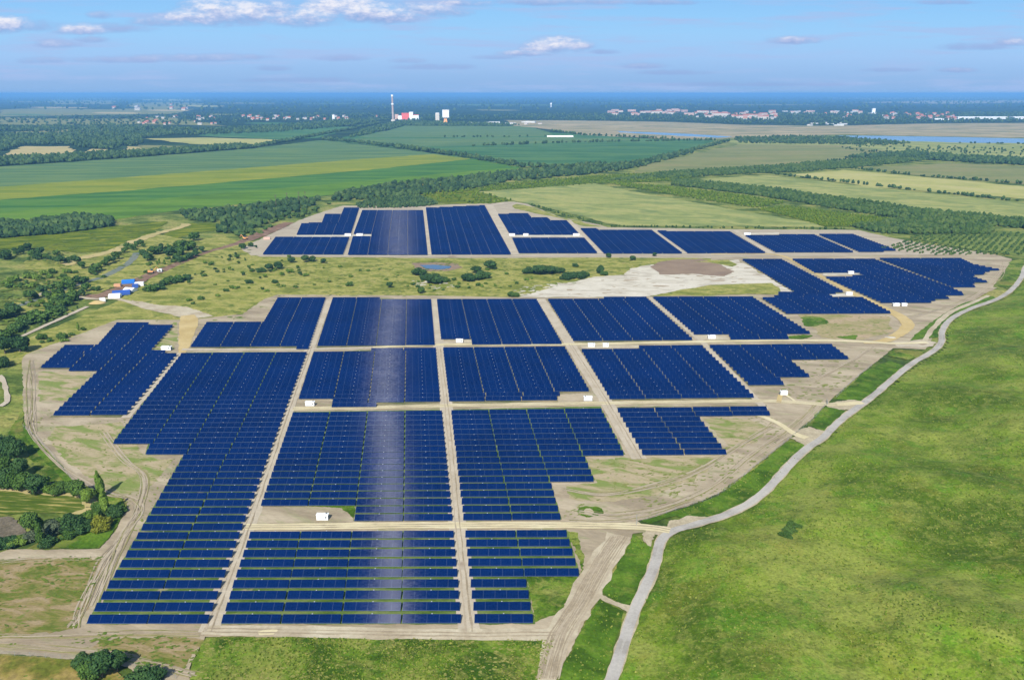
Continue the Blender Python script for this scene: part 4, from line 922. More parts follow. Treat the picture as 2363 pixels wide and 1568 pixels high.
# (x, y, height, width, kind, leaf, label)
HT = [
 (4,1054,14,15,'round','dark','dark tree at the left edge, top of the left hedge'),(22,1056,13,13,'round','dark','dark tree second from the edge at the hedge top'),(42,1058,12,12,'round','dark','dark rounded tree on the right shoulder of the left hedge'),
 (12,1098,12,13,'round','mid','mid green tree in the middle of the left edge hedge'),(8,1130,12,14,'round','dark','dark tree low at the left edge above the sandy bank'),(32,1130,11,13,'round','mid','broad tree above the sandy bank, second from the edge'),
 (49,1100,11,12,'round','dark','dark tree in the middle of the left hedge beside the grass'),(60,1130,10,12,'round','mid','green tree above the sandy bank, third from the edge'),(85,1138,11,13,'round','dark','dark tree above the bank where the hedge thins'),
 (100,1134,9,11,'round','mid','green tree at the right end of the closed hedge'),(119,1134,5.5,9,'bush','light','small light bush just right of the left hedge'),(142,1138,6.5,10,'bush','mid','small green bush between hedge and round tree'),
 (178,1148,10,13,'round','mid','round green tree standing at the edge of the sand'),(206,1160,8,10,'round','light','light green tree left of the tall poplar'),(233,1148,14,13,'poplar','light','tall light poplar with a pointed top by the sand'),
 (245,1188,14,13,'poplar','light','light poplar in front of the pointed one'),(231,1190,8,8,'round','mid','green tree below the two poplars'),(268,1188,6,9,'bush','dark','dark bush at the tip of the green corner'),(279,1182,4,7,'bush','mid','little bush by the corner of the sand'),
 (198,1204,6,9,'bush','mid','green bush left of the yellow bush'),(212,1202,6,8,'bush','light','light bush above the yellow bush'),(237,1219,7,11,'bush','gold','yellow green bush near the grass corner'),
 (168,1228,9,13,'round','dark','dark blue green tree in the lower clump'),(190,1228,6.5,10,'bush','dark','dark bush right in the lower clump'),(164,1238,4.5,8,'bush','mid','low bush under the dark tree of the clump'),
 (123,1235,8,10,'round','grey','grey green tree in the lower clump'),(139,1226,7,9,'round','mid','slim green tree in the lower clump'),(75,1228,11,11,'round','mid','upright green tree at the left of the lower clump'),
 (95,1259,12,10,'poplar','mid','tall tree at the foot of the lower clump'),(113,1257,5,8,'bush','dark','dark bush beside the foot of the clump'),(67,1245,4.5,9,'bush','grey','pale grey bush left in the lower clump'),
 (42,1257,4,8,'bush','light','lime green bush near the left edge'),(12,1259,4.5,12,'bush','dark','dark low bush at the left edge'),
 (196,1545,7,9,'bush','dark','dark bush left in the bottom group'),(237,1562,10,13,'round','dark','big dark tree in the bottom group'),(272,1548,8,10,'round','dark','dark tree right in the bottom group'),(215,1566,9,10,'round','mid','front tree of the bottom group'),
 (328,1572,6,9,'bush','dark','dark bush at the bottom edge'),(356,1574,6,9,'bush','dark','second dark bush at the bottom edge'),
 (47,812,14,19,'round','dark','big dark tree by the upper left corner of the sand'),(12,816,14,18,'round','dark','big dark tree at the left edge by the sand'),(6,845,9,14,'bush','dark','dark bush at the left edge below the big trees'),(28,806,10,12,'round','dark','dark tree between the two big ones'),
 (97,783,6,9,'bush','mid','bush on the slope above the big dark tree'),(144,781,6,9,'bush','mid','bush beside the sandy slope at left'),(181,762,7,7,'poplar','light','small pointed tree above the far left block'),
 (601,627,6,11,'bush','dark','dark bush at the left end of the meadow group'),(621,625,9,12,'round','dark','dark round tree left in the meadow group'),(643,620,9,12,'round','dark','dark round tree right in the meadow group'),
 (673,606,7,12,'round','dark','dark tree at the top edge of the meadow'),(704,605,9,12,'round','dark','dark tree below the far left array'),(721,603,7,10,'round','dark','smaller tree below the far left array'),(747,607,6,8,'round','dark','single dark tree below the left lane'),
 (574,653,5,8,'bush','dark','lone dark bush on the left of the dry meadow'),(635,652,4,7,'bush','dark','small lone bush in the dry meadow'),(807,659,5,8,'bush','mid','small bush in the middle of the dry meadow'),(899,664,6.5,9,'round','dark','lone round tree in the dry meadow'),
 (971,676,6.5,9,'round','mid','green tree left of the rubble'),(966,634,9,18,'bush','dark','dark bush left of the pond'),(1000,652,11,22,'bush','dark','large dark bush below the pond'),(985,645,8,14,'bush','dark','dark bush touching the large one'),(1029,650,6,9,'bush','mid','green bush right of the large one'),
 (1079,647,9,18,'bush','dark','dark bush at the left foot of the right clump'),(1110,643,10,18,'bush','dark','dark bush at the right foot of the right clump'),(1098,630,9,14,'round','dark','dark tree in the right clump'),(1129,621,11,17,'round','dark','dark tree at the top of the right clump'),
 (1219,630,8,14,'bush','dark','dark bush left in the oval thicket'),(1245,633,11,22,'round','dark','largest dark tree in the oval thicket'),(1268,632,10,18,'round','dark','dark tree in the oval thicket'),(1284,630,9,15,'bush','dark','dark bush right in the oval thicket'),
 (1310,643,8,15,'bush','dark','dark bush left of the white sand tip'),(1335,641,9,16,'bush','dark','dark bush above the white sand tip'),(1350,637,6,9,'bush','mid','green bush above the white sand tip'),(1385,631,10,10,'round','dark','pointed dark tree above the white sand'),(1393,634,5,9,'bush','mid','small bush beside the pointed tree'),
 (1327,615,5,7,'bush','dark','lone small bush above the thickets'),(1404,594,6,8,'round','dark','dark tree at the far lower road, left'),(1459,600,6,9,'round','dark','dark tree at the far lower road, middle'),(1510,591,5,7,'round','dark','dark tree at the far lower road, right'),
 (1179,684,6,9,'bush','mid','bush at the left tip of the white sand'),(1191,684,5,7,'bush','mid','second bush at the tip of the white sand')]
for (x, y, h, wd, kd, lf, lab) in HT:
    wd *= .84 if y > 760 else .95
    tree(P(x, y), h, wd, kd, lf, lab, 'bush' if kd == 'bush' else 'tree', None, True); NT_[0] += 1
p = P(1822, 1238)
q = P(1822, 1225, hillz(p.x, p.y)); zb_ = hillz(q.x, q.y)
for k in range(3):
    qq = Vector((q.x + (k - 1) * 3.2, q.y + (k - 1) * 4.5, 0))
    tree(qq, 2.2, 5.5, 'bush', 'mid', ['low dark green bush on the slope, lower one of three', 'low dark green bush on the slope, middle one of three', 'low dark green bush on the slope, upper one of three'][k], 'bush', 'bushes on the green slope', True, hillz(qq.x, qq.y) - .1)
def band(pts, n, wpx, h,  leaf, kd, label, cat_, group):
    pl = [Vector((x, y, 0)) for x, y in pts]; seg = [(b - a).length for a, b in zip(pl, pl[1:])]; tot = sum(seg)
    out = []
    for i in range(n):
        d = (i + rnd.uniform(.1, .9)) / n * tot; k = 0
        while k < len(seg) - 1 and d > seg[k]: d -= seg[k]; k += 1
        c = pl[k].lerp(pl[k + 1], d / seg[k]); y = c.y + rnd.uniform(-.5, .5) * wpx; x = c.x + rnd.uniform(-3, 3)
        out.append((y, x))
    for (y, x) in sorted(out):
        hh = h * .86 * rnd.uniform(.55, 1.3); k_ = kd if isinstance(kd, str) else rnd.choice(kd); lf = leaf if isinstance(leaf, str) else rnd.choice(leaf)
        tree(P(x, y), hh, hh * (rnd.uniform(.9, 1.3) if k_ != 'bush' else rnd.uniform(1.2, 1.7)), k_, lf, label, cat_, group); NT_[0] += 1
band([(175, 692), (120, 722), (60, 748), (0, 785)], 30, 14, 9, ('dark', 'mid', 'mid'), ('round', 'bush'), 'tree of the hedgerow running below the stream', 'tree', 'hedgerow below the stream')
band([(-5, 735), (40, 725)], 6, 14, 11, 'dark', 'round', 'dark tree of the clump at the left edge above the hedgerow', 'tree', 'left edge clump')
band([(60, 700), (150, 668), (205, 642), (240, 612), (300, 578), (340, 562)], 34, 14, 10, ('dark', 'mid'), 'round', 'tree on the far bank of the stream', 'tree', 'trees on the far bank of the stream')
band([(120, 698), (200, 678), (236, 664)], 12, 18, 9, ('mid', 'dark'), 'round', 'tree between the stream and the building site', 'tree', 'trees by the building site')
band([(325, 600), (350, 592), (380, 575)], 8, 14, 11, ('dark', 'mid'), 'round', 'tree right of the stream bend', 'tree', 'trees right of the stream bend')
band([(385, 588), (410, 588), (440, 572), (450, 560)], 13, 18, 13, ('dark', 'mid', 'mid'), 'round', 'tree in the dense grove beside the brown road', 'tree', 'grove beside the brown road')
band([(395, 608), (430, 598), (468, 582)], 9, 8, 8, 'dark', 'round', 'dark tree along the upper side of the brown road', 'tree', 'trees lining the brown road')
band([(345, 672), (370, 660), (410, 650), (440, 634)], 13, 16, 9, ('dark', 'mid'), ('round', 'bush'), 'tree on the meadow below the brown road', 'tree', 'trees below the brown road')
band([(520, 600), (560, 575), (600, 565)], 5, 10, 8, 'dark', 'round', 'dark tree beside the upper brown road', 'tree', 'trees beside the upper brown road')
band([(0, 590), (50, 588), (110, 592), (170, 600), (190, 612)], 26, 26, 10, ('dark', 'mid'), 'round', 'tree of the wood at the left edge under the olive field', 'tree', 'wood at the left edge')
band([(10, 660), (60, 648), (120, 640), (180, 620)], 16, 20, 7, ('mid', 'light'), ('round', 'bush'), 'light tree scattered on the left meadow', 'tree', 'scattered trees on the left meadow')
band([(200, 760), (130, 790), (90, 800)], 5, 14, 4, ('light', 'mid'), 'bush', 'low bush on the dry slope beside the sandy path', 'bush', 'bushes on the dry slope')
band([(460, 640), (600, 650), (700, 640), (820, 630), (950, 640), (1060, 640), (1180, 640)], 34, 60, 3.2, ('light', 'mid', 'light'), 'bush', 'small light bush on the dry meadow', 'bush', 'small bushes on the dry meadow')
band([(420, 690), (520, 670), (590, 620), (700, 610)], 14, 40, 3.6, ('light', 'mid'), 'bush', 'small bush on the left end of the meadow', 'bush', 'bushes on the left end of the meadow')
band([(0, 668), (60, 660), (130, 655), (200, 652), (240, 640)], 22, 26, 6, ('light', 'mid'), ('round', 'bush'), 'light green tree on the meadow above the stream', 'tree', 'light trees above the stream')
band([(20, 720), (90, 700), (160, 690)], 16, 14, 7, ('mid', 'light'), ('round', 'bush'), 'green tree squeezed between stream and hedgerow', 'tree', 'trees between stream and hedgerow')
band([(470, 610), (520, 600), (570, 605)], 8, 12, 5, ('light', 'mid'), ('round', 'poplar'), 'light young tree left of the meadow group', 'tree', 'young trees left of the meadow group')
band([(330, 625), (380, 606), (440, 590)], 12, 16, 6, ('mid', 'light'), ('round', 'bush', 'poplar'), 'light tree on the strip between stream and brown road', 'tree', 'light trees above the brown road')
band([(400, 660), (470, 625), (540, 612), (600, 640), (700, 625)], 26, 26, 4.5, ('mid', 'light', 'dark'), ('bush', 'round'), 'bush in the shrubby left part of the dry meadow', 'bush', 'bushes in the shrubby left part of the meadow')
band([(940, 660), (1010, 668), (1100, 662), (1200, 655), (1240, 648)], 16, 14, 3.6, ('light', 'mid'), 'bush', 'bush among the pale rubble below the thickets', 'bush', 'bushes among the rubble')
for k, (x, y) in enumerate(((637, 476), (663, 471), (690, 468), (705, 467))):
    p_ = P(x, y); e = empty('utility_pole', (p_.x, p_.y, .4), .5); tag(e, ['thin utility pole at the edge of the green crop field, leftmost of four', 'utility pole by the green crop field, second from the left of four', 'utility pole by the green crop field, third from the left of four', 'utility pole by the green crop field, rightmost of four'][k], 'pole', 'utility poles along the green crop field')
    mb = MB(); mb.cyl((0, 0, 0), (0, 0, 22), .45, .28, 8); mb.build('pole', BARK, e); mb = MB(); mb.box(-2.6, 2.6, -.15, .15, 20, 20.35); mb.box(-1.8, 1.8, -.15, .15, 18.3, 18.6); mb.build('crossarm', BARK, e)
print('trees', NT_[0])

# --- woods that read as one mass
ICO_V, ICO_F = None, None
def ico():
    global ICO_V, ICO_F
    bm = bmesh.new(); bmesh.ops.create_icosphere(bm, subdivisions=2, radius=1)
    bm.verts.ensure_lookup_table(); ICO_V = np.array([v.co[:] for v in bm.verts]); ICO_F = np.array([[v.index for v in f.verts] for f in bm.faces]); bm.free()
ico()
bm = bmesh.new(); bmesh.ops.create_icosphere(bm, subdivisions=1, radius=1); bm.verts.ensure_lookup_table()
ICO1_V = np.array([v.co[:] for v in bm.verts]); ICO1_F = np.array([[v.index for v in f.verts] for f in bm.faces]); bm.free()
def inpoly(x, y, pg):
    c = np.zeros(x.shape, bool); n = len(pg)
    for i in range(n):
        x1, y1 = pg[i]; x2, y2 = pg[(i + 1) % n]
        if y1 == y2: continue
        m_ = ((y1 > y) != (y2 > y)) & (x < (x2 - x1) * (y - y1) / (y2 - y1) + x1); c ^= m_
    return c
def canopy(pos, h, name, mat, label, rr=(.38, .6), lod=1):
    IV, IF = (ICO_V, ICO_F) if lod == 2 else (ICO1_V, ICO1_F)
    n = len(pos); nv = len(IV)
    hh = h * nrs.uniform(.5, 1.25, n); r_ = h * nrs.uniform(rr[0], rr[1], n)
    V_ = np.repeat(IV[None], n, 0) * (1 + nrs.uniform(-.28, .28, (n, nv, 1)))
    V_ *= np.stack([r_, r_, hh * .55], 1)[:, None, :]
    V_[:, :, 0] += pos[:, 0, None]; V_[:, :, 1] += pos[:, 1, None]; V_[:, :, 2] += (hh * .5)[:, None] + .3
    F_ = (IF[None] + (np.arange(n) * nv)[:, None, None]).reshape(-1, 3)
    me = npmesh(name, V_.reshape(-1, 3), F_); o = link(name, me, [mat]); tag(o, label, 'woodland', kind='stuff'); return o
def woods(polys, step, h, mat, label, name='woodland', jit=.45, lod=1, dens=1.0):
    allp = []
    for poly in polys:
        pg = [(P(x, y).x, P(x, y).y) for x, y in poly]
        xs_ = np.arange(min(a for a, _ in pg), max(a for a, _ in pg), step); ys_ = np.arange(min(b for _, b in pg), max(b for _, b in pg), step)
        if len(xs_) * len(ys_) == 0: continue
        X_, Y_ = np.meshgrid(xs_, ys_); X_ = X_ + nrs.uniform(-jit, jit, X_.shape) * step; Y_ = Y_ + nrs.uniform(-jit, jit, Y_.shape) * step
        m_ = inpoly(X_, Y_, pg) & (nrs.rand(*X_.shape) < dens); allp.append(np.stack([X_[m_], Y_[m_]], 1))
    pos = np.concatenate(allp); print(label, len(pos))
    return canopy(pos, h, name, mat, label, lod=lod)
def lines(ls, step, h, mat, label, name='hedgerow', lod=1):
    """hedgerows: polylines with a width in metres"""
    out = []
    for pts, wd, gap in ls:
        q = [P(x, y) for x, y in pts]
        for a, b in zip(q, q[1:]):
            n = int((b - a).length / step * max(1, wd / step)) + 1; t = nrs.rand(n)
            nrm = Vector((-(b - a).y, (b - a).x)).normalized(); o_ = nrs.uniform(-.5, .5, n) * wd
            k = nrs.rand(n) > gap
            out.append(np.stack([a.x + (b.x - a.x) * t + nrm.x * o_, a.y + (b.y - a.y) * t + nrm.y * o_], 1)[k])
    pos = np.concatenate(out); print(label, len(pos))
    return canopy(pos, h, name, mat, label, lod=lod)
def woodmat(name, c1, c2, c3, sc=.03):
    m_, t, b = base_mat(name, .9, .1); g = t.n('ShaderNodeNewGeometry')
    f = t.m('ADD', t.m('MULTIPLY', t.noise(g.outputs['Position'], sc, 4, .6), .6), t.m('MULTIPLY', g.outputs['Random Per Island'], .4))
    col = t.ramp(f, [(.3, c1), (.5, c2), (.72, c3)])
    fn = t.noise(g.outputs['Position'], .6, 3, .7); k = t.m('ADD', .6, t.m('MULTIPLY', fn, .8))
    cc = t.n('ShaderNodeCombineColor'); [t.put(cc.inputs[i], k) for i in range(3)]
    t.put(b.inputs['Base Color'], t.mix(1.0, col, cc.outputs[0], 'MULTIPLY')); return m_
WD = woodmat('wood_dark', (.020, .046, .018), (.038, .076, .024), (.075, .120, .034))
WM = woodmat('wood_mid', (.030, .062, .016), (.050, .092, .020), (.085, .125, .030))
WO = woodmat('wood_olive', (.055, .10, .006), (.085, .135, .008), (.12, .16, .015))
woods([[(0, 520), (60, 518), (150, 508), (200, 503), (262, 512), (262, 522), (130, 540), (0, 549), (-150, 556), (-150, 528)]], 6, 10, WD, 'dark belt of trees between the green crop field and the olive field', lod=2)
woods([[(410, 492), (470, 488), (560, 480), (640, 468), (700, 462), (740, 455), (720, 475), (690, 488), (620, 512), (560, 545), (500, 535), (520, 515), (440, 508)]], 8, 9, WD, 'diagonal wood below the green crop field, left of the far arrays', lod=2, dens=.62)
woods([[(560, 545), (600, 520), (700, 485), (770, 468), (800, 462), (700, 500), (640, 520), (600, 540)]], 11, 8, WM, 'loose scrub along the left side of the far arrays', dens=.4, lod=2)
woods([[(790, 446), (910, 424), (1013, 417), (1181, 396), (1200, 400), (1150, 425), (1060, 440), (900, 458), (800, 462), (760, 462)]], 9, 9, WD, 'wood between the green crop field and the pale meadow', dens=.62, lod=2)
woods([[(820, 470), (870, 458), (958, 449), (1013, 470), (985, 476), (910, 480), (830, 480)]], 5.5, 5, WD, 'dark young plantation right behind the far arrays', 'plantation')
woods([[(945, 456), (1006, 439), (1095, 440), (1181, 462), (1130, 470), (1040, 469)]], 10, 5, WO, 'yellow green scrub behind the far arrays', 'scrub', dens=.5)
woods([[(1060, 440), (1150, 425), (1367, 405), (1550, 397), (1610, 408), (1550, 418), (1367, 424), (1250, 433), (1102, 442)]], 7, 4, WO, 'olive plantation strip above the pale meadow', 'plantation', dens=.7)
woods([[(1185, 398), (1300, 386), (1453, 378), (1560, 356), (1600, 346), (1600, 352), (1480, 385), (1380, 400), (1240, 412), (1150, 420)]], 13, 11, WD, 'wood below the blue green crop field', dens=.75)
woods([[(1550, 396), (1700, 388), (1860, 377), (1997, 368), (2190, 356), (2210, 362), (1997, 384), (1850, 396), (1700, 402), (1550, 411), (1400, 418)]], 7.5, 6.5, WM, 'long green tree belt across the right fields', dens=.85)
woods([[(1950, 364), (2100, 352), (2203, 362), (2362, 368), (2500, 372), (2500, 382), (2362, 381), (2203, 373), (2100, 366)]], 11, 12, WD, 'dark tree belt at the right edge', dens=.9)
woods([[(1550, 414), (1756, 433), (1945, 459), (2134, 486), (2362, 507), (2550, 525), (2550, 548), (2362, 527), (2134, 508), (2020, 497), (1894, 476), (1756, 452), (1550, 426)]], 6.2, 6.5, WM, 'wide green tree belt crossing the right side', dens=.85, lod=2)
woods([[(1380, 418), (1550, 431), (1722, 452), (1811, 468), (1742, 479), (1650, 466), (1550, 450), (1440, 430)]], 6, 4.2, WO, 'olive green tree belt beside the pale meadow', dens=.8)
woods([[(1746, 483), (1808, 475), (2083, 508), (2030, 522), (1900, 522), (1814, 498)]], 4.6, 3.2, WO, 'bright olive plantation above the right arrays', 'plantation', dens=.9)
woods([[(1960, 522), (2100, 506), (2200, 512), (2296, 528), (2280, 540), (2150, 540), (2031, 538)]], 5.5, 6.5, WM, 'dark trees between the olive plantation and the orchard', dens=.85, lod=2)
woods([[(0, 310), (240, 308), (450, 306), (330, 318), (330, 335), (280, 338), (250, 345), (180, 340), (170, 334), (55, 334), (0, 350), (-100, 350), (-100, 312)]], 22, 15, WD, 'large forest on the left behind the crop field', dens=.95)
woods([[(-100, 372), (200, 356), (400, 345), (560, 334), (584, 341), (300, 363), (0, 383), (-100, 386)]], 13, 13, WD, 'tree row along the top of the crop field', dens=.95)
woods([[(-100, 292), (300, 289), (450, 300), (640, 290), (800, 276), (900, 276), (812, 290), (640, 304), (450, 312), (240, 306), (0, 302)]], 30, 16, WD, 'forest band before the village', dens=.8)
woods([[(870, 291), (930, 279), (1060, 283), (1200, 288), (1160, 291), (934, 290), (893, 300), (840, 312), (800, 318), (830, 304)]], 26, 14, WD, 'woods at the foot of the tall chimney')
woods([[(-200, 276), (500, 262), (900, 262), (1150, 268), (1165, 277), (900, 278), (700, 278), (500, 284), (300, 292), (-200, 276)]], 70, 18, WD, 'wide forest around the village', dens=.5)
woods([[(1150, 262), (1700, 262), (2500, 258), (2500, 282), (2178, 283), (1900, 288), (1700, 285), (1550, 279), (1165, 275)]], 60, 16, WD, 'wooded edge of the town behind the bare land', dens=.75)
woods([[(-400, 222), (1200, 220), (2800, 220), (2800, 252), (1400, 255), (600, 258), (-400, 246)]], 420, 40, WD, 'endless forest towards the horizon', dens=.8)
woods([[(1950, 336), (2362, 340), (2500, 345), (2500, 358), (2203, 360), (2100, 350)]], 26, 8, WD, 'loose bushes on the land below the lake', 'scrub', dens=.35)
woods([[(1690, 318), (1842, 315), (1945, 318), (2041, 325), (2100, 330), (2040, 336), (1945, 333), (1705, 330)]], 17, 11, WD, 'trees on the shore of the lake', dens=.7)
lines([([(748, 321), (824, 328), (979, 347), (1082, 362), (1190, 381)], 38, .1), ([(1190, 384), (1300, 385), (1400, 382)], 30, .3), ([(581, 340), (700, 318), (812, 297), (876, 283)], 26, .05)], 11, 12, WD, 'double tree row between the crop fields')
lines([([(1089, 336), (1200, 333), (1288, 329), (1550, 324), (1650, 323)], 16, .15), ([(1274, 302), (1343, 311), (1420, 314), (1550, 320)], 16, .1), ([(1453, 381), (1560, 356), (1601, 346), (1680, 325)], 20, .2), ([(1000, 316), (1160, 315), (1274, 314)], 8, .6)], 12, 11, WD, 'hedgerows around the blue green fields')
lines([([(1790, 402), (1980, 424), (2134, 441), (2362, 465), (2550, 488)], 9, .1), ([(1962, 388), (2117, 405), (2362, 424), (2550, 440)], 12, .15), ([(1850, 377), (1997, 365), (2100, 358)], 10, .4)], 8, 7, WD, 'hedgerows between the pale fields on the right')
lines([([(1225, 472), (1300, 495), (1385, 518)], 7, .1), ([(1401, 522), (1550, 524), (1700, 526)], 6, .1), ([(1720, 526), (1850, 527), (1950, 528)], 6, .1)], 5, 3.4, WM, 'low hedge along the top edge of the arrays')
lines([([(1710, 322), (2000, 316)], 10, .5), ([(2200, 330), (2362, 332), (2500, 334)], 14, .3), ([(1945, 340), (2000, 350), (2060, 350)], 30, .5), ([(2080, 345), (2150, 352)], 30, .5)], 14, 8, WD, 'bushes along the lake')
orr = []
for k in range(26):
    xa = 2125 + k * 16; orr.append(([(xa, 541 - k * .25), (xa - 42, 560 + k * 1.5), (xa - 90 + k * 1.5, 575 + min(k, 6) * 2.2)], 2.5, .1))
lines(orr, 4.2, 3.2, WM, 'rows of young trees in the orchard at the right edge', 'orchard_rows')
lines([([(60, 770), (180, 712)], 10, .6)], 5, 3, WM, 'low scrub beside the tracks', 'scrub')

# ------------------------------------------------------------------ buildings far away
WALLW = pmat('pale_render', (.60, .54, .46), .8); WALLP = pmat('pink_render', (.58, .38, .31), .8); RED = pmat('red_tiles', (.36, .13, .085), .8); REDW = pmat('red_cladding', (.75, .12, .10), .6)
WHITE = pmat('white_cladding', (.85, .86, .86), .6); GREYR = pmat('grey_roof', (.35, .36, .38), .7); ORANGE = pmat('orange_cladding', (.80, .36, .12), .6); CONC = pmat('brick_chimney', (.42, .33, .30), .8); GLASS = pmat('dark_window', (.05, .07, .09), .2); BLUE = pmat('blue_tarpaulin', (.02, .16, .55), .5); DBLUE = pmat('dark_blue_paint', (.03, .09, .35), .5)
MACH = pmat('orange_paint', (.72, .34, .12), .5); TYRE = pmat('tyre_rubber', (.02, .02, .02), .8); TIM = pmat('stacked_timber', (.55, .30, .16), .9)
def house_proto(w_, d_, h_, roof_h, wall, roofm, nwin):
    mb = MB(); mb.box(-w_ / 2, w_ / 2, -d_ / 2, d_ / 2, 0, h_); wl = mb.mesh('wall'); wl.materials.append(wall)
    mb = MB(); e = .4
    if roof_h > 0:
        a = [(-w_ / 2 - e, -d_ / 2 - e, h_), (w_ / 2 + e, -d_ / 2 - e, h_), (w_ / 2 + e, d_ / 2 + e, h_), (-w_ / 2 - e, d_ / 2 + e, h_), (-w_ / 2 - e, 0, h_ + roof_h), (w_ / 2 + e, 0, h_ + roof_h)]
        for f in ((0, 1, 5, 4), (2, 3, 4, 5), (1, 2, 5), (3, 0, 4), (3, 2, 1, 0)): mb.face([a[i] for i in f])
    else: mb.box(-w_ / 2 - e, w_ / 2 + e, -d_ / 2 - e, d_ / 2 + e, h_ + .003, h_ + .5)
    rf = mb.mesh('roof'); rf.materials.append(roofm)
    mb = MB(); fl = max(1, int(h_ / 3))
    for f_ in range(fl):
        for i in range(nwin):
            x = -w_ / 2 + w_ * (i + .5) / nwin; mb.box(x - .6, x + .6, -d_ / 2 - .05, -d_ / 2 - .003, f_ * 3 + 1, f_ * 3 + 2.4)
    wn = mb.mesh('windows'); wn.materials.append(GLASS)
    return [wl, rf, wn]
mb = MB(); mb.box(2, 3.2, 1, 2.2, 6.5, 12.4); CHIM = mb.mesh('chimney'); CHIM.materials.append(REDW)
WHITE2 = pmat('weathered_white', (.62, .62, .60), .7)
HOUSES = {'house': house_proto(16, 11, 6, 5, WALLW, RED, 4), 'pinkhouse': house_proto(15, 11, 6, 5, WALLP, RED, 4), 'block': house_proto(58, 13, 15, 0, WALLP, GREYR, 14), 'wblock': house_proto(50, 13, 13, 4, WALLW, RED, 12),
          'hall': house_proto(70, 30, 8, 0, WHITE2, WHITE2, 10), 'grey': house_proto(20, 14, 7, 3, WALLW, GREYR, 5)}
NAMEH = {'house': ('house', 'small red roofed house with pale walls'), 'pinkhouse': ('house', 'small red roofed house with pink walls'), 'block': ('apartment_block', 'long pink apartment block with flat roof'),
         'wblock': ('apartment_block', 'long pale apartment block with red roof'), 'hall': ('hall', 'low white flat roofed hall'), 'grey': ('house', 'pale house with grey roof')}
def put_house(kd, x, y, s, where, group):
    p = P(x, y); nm, lb = NAMEH[kd]
    e = empty(nm, (p.x, p.y, .3), rnd.uniform(-.5, .5), (s, s, s * rnd.uniform(.9, 1.2))); tag(e, lb + ' ' + where, 'house' if nm == 'house' else 'building', group)
    ob = [link(m_.name.split('.')[0], m_, [], e) for m_ in HOUSES[kd]]; ob[2].parent = ob[0]
    if nm == 'house': link('chimney', CHIM, [], ob[1])
def quarter(n, x0, x1, y0, y1, kinds, s0, s1, where, group):
    for _ in range(n):
        put_house(rnd.choice(kinds), rnd.uniform(x0, x1), rnd.uniform(y0, y1), (1.05 if x0 > 1000 else .85) * rnd.uniform(s0, s1), where, group)
quarter(24, 1405, 1590, 253, 266, ['block', 'block', 'wblock', 'pinkhouse'], .9, 1.6, 'at the left end of the town', 'left end of the town')
quarter(51, 1600, 1790, 258, 277, ['house', 'pinkhouse', 'wblock', 'house', 'grey'], 1.0, 2.0, 'in the old town', 'houses of the old town')
quarter(12, 1810, 1880, 256, 268, ['hall', 'grey', 'block'], .7, 1.3, 'in the middle of the town', 'buildings in mid town')
quarter(18, 1890, 2040, 256, 272, ['hall', 'wblock', 'pinkhouse', 'grey'], .7, 1.4, 'right of the town centre', 'right part of the town')
quarter(27, 2040, 2200, 262, 277, ['house', 'pinkhouse', 'grey'], 1.2, 2.2, 'in the right suburb', 'right suburb')
quarter(27, 290, 525, 268, 288, ['house', 'pinkhouse', 'house', 'grey'], 1.0, 2.0, 'in the left village', 'left village')
quarter(21, 560, 690, 268, 278, ['house', 'grey', 'house'], 1.2, 2.2, 'in the second village', 'second village')
quarter(12, 700, 880, 269, 277, ['pinkhouse', 'grey'], 1.2, 2.2, 'left of the chimney', 'houses left of the chimney')
quarter(7, 200, 480, 238, 256, ['house', 'grey'], 2.5, 4.0, 'on the far left plain', 'far left plain')
quarter(12, 1090, 1250, 282, 287, ['hall', 'grey'], .6, 1.1, 'on the works yard right of the orange tower', 'works yard')
quarter(10, 1850, 1960, 284, 290, ['hall', 'grey'], .5, .9, 'above the lake shore', 'buildings above the lake')
def single(name, x, y, label, cat_, parts, s=1, rz=0, z=.3):
    p = P(x, y); e = empty(name, (p.x, p.y, z), rz, (s, s, s)); tag(e, label, cat_)
    for nm, mb, mt in parts: mb.build(nm, mt, e)
    return e
def B(*boxes):
    mb = MB()
    for b in boxes: mb.box(*b)
    return mb
# chimney
sh = MB(); sh.cyl((0, 0, 0), (0, 0, 186), 9, 6.2, 20); b1 = MB(); b1.cyl((0, 0, 118), (0, 0, 128), 9.6, 9.4, 20); b2 = MB(); b2.cyl((0, 0, 176), (0, 0, 190), 8.6, 8.2, 20); bs = B((-14, 14, -12, 12, 0, 12))
single('chimney', 907, 279, 'tall slender chimney with two white bands, left of the red works', 'chimney', [('shaft', sh, CONC), ('white_band', b1, WHITE), ('white_band', b2, WHITE), ('base', bs, WALLW)])
single('factory', 942, 275, 'red and white factory beside the tall chimney', 'factory', [('red_hall', B((-50, 10, -20, 20, 0, 48)), REDW), ('white_tower', B((10.01, 40, -22, 18, 0, 58)), WHITE), ('white_wing', B((40.01, 85, -20, 15, 0, 34)), WHITE), ('side_wing', B((-78, -50.01, -20, 15, 0, 30)), WHITE), ('pink_annex', B((-105, -78.01, -15, 15, 0, 40)), WALLP), ('roof', B((-51, 9, -21, 21, 48.01, 50), (40.1, 86, -21, 16, 34.01, 37)), REDW)])
leg = MB(); leg.cyl((0, 0, 0), (0, 0, 46), 21, 12, 4)
single('water_tower', 1028, 286, 'white block tower on an orange sloping base', 'tower', [('base', leg, ORANGE), ('upper_block', B((-20, 26, -18, 18, 46.01, 98)), WHITE), ('roof', B((-21, 27, -19, 19, 98.01, 101)), GREYR)], .95)
single('silo', 1009, 277, 'pale cream silo left of the orange tower', 'silo', [('body', B((-14, 16, -12, 12, 0, 52)), WALLW), ('cap', B((-12, 14, -10, 10, 52.01, 56)), WHITE)])
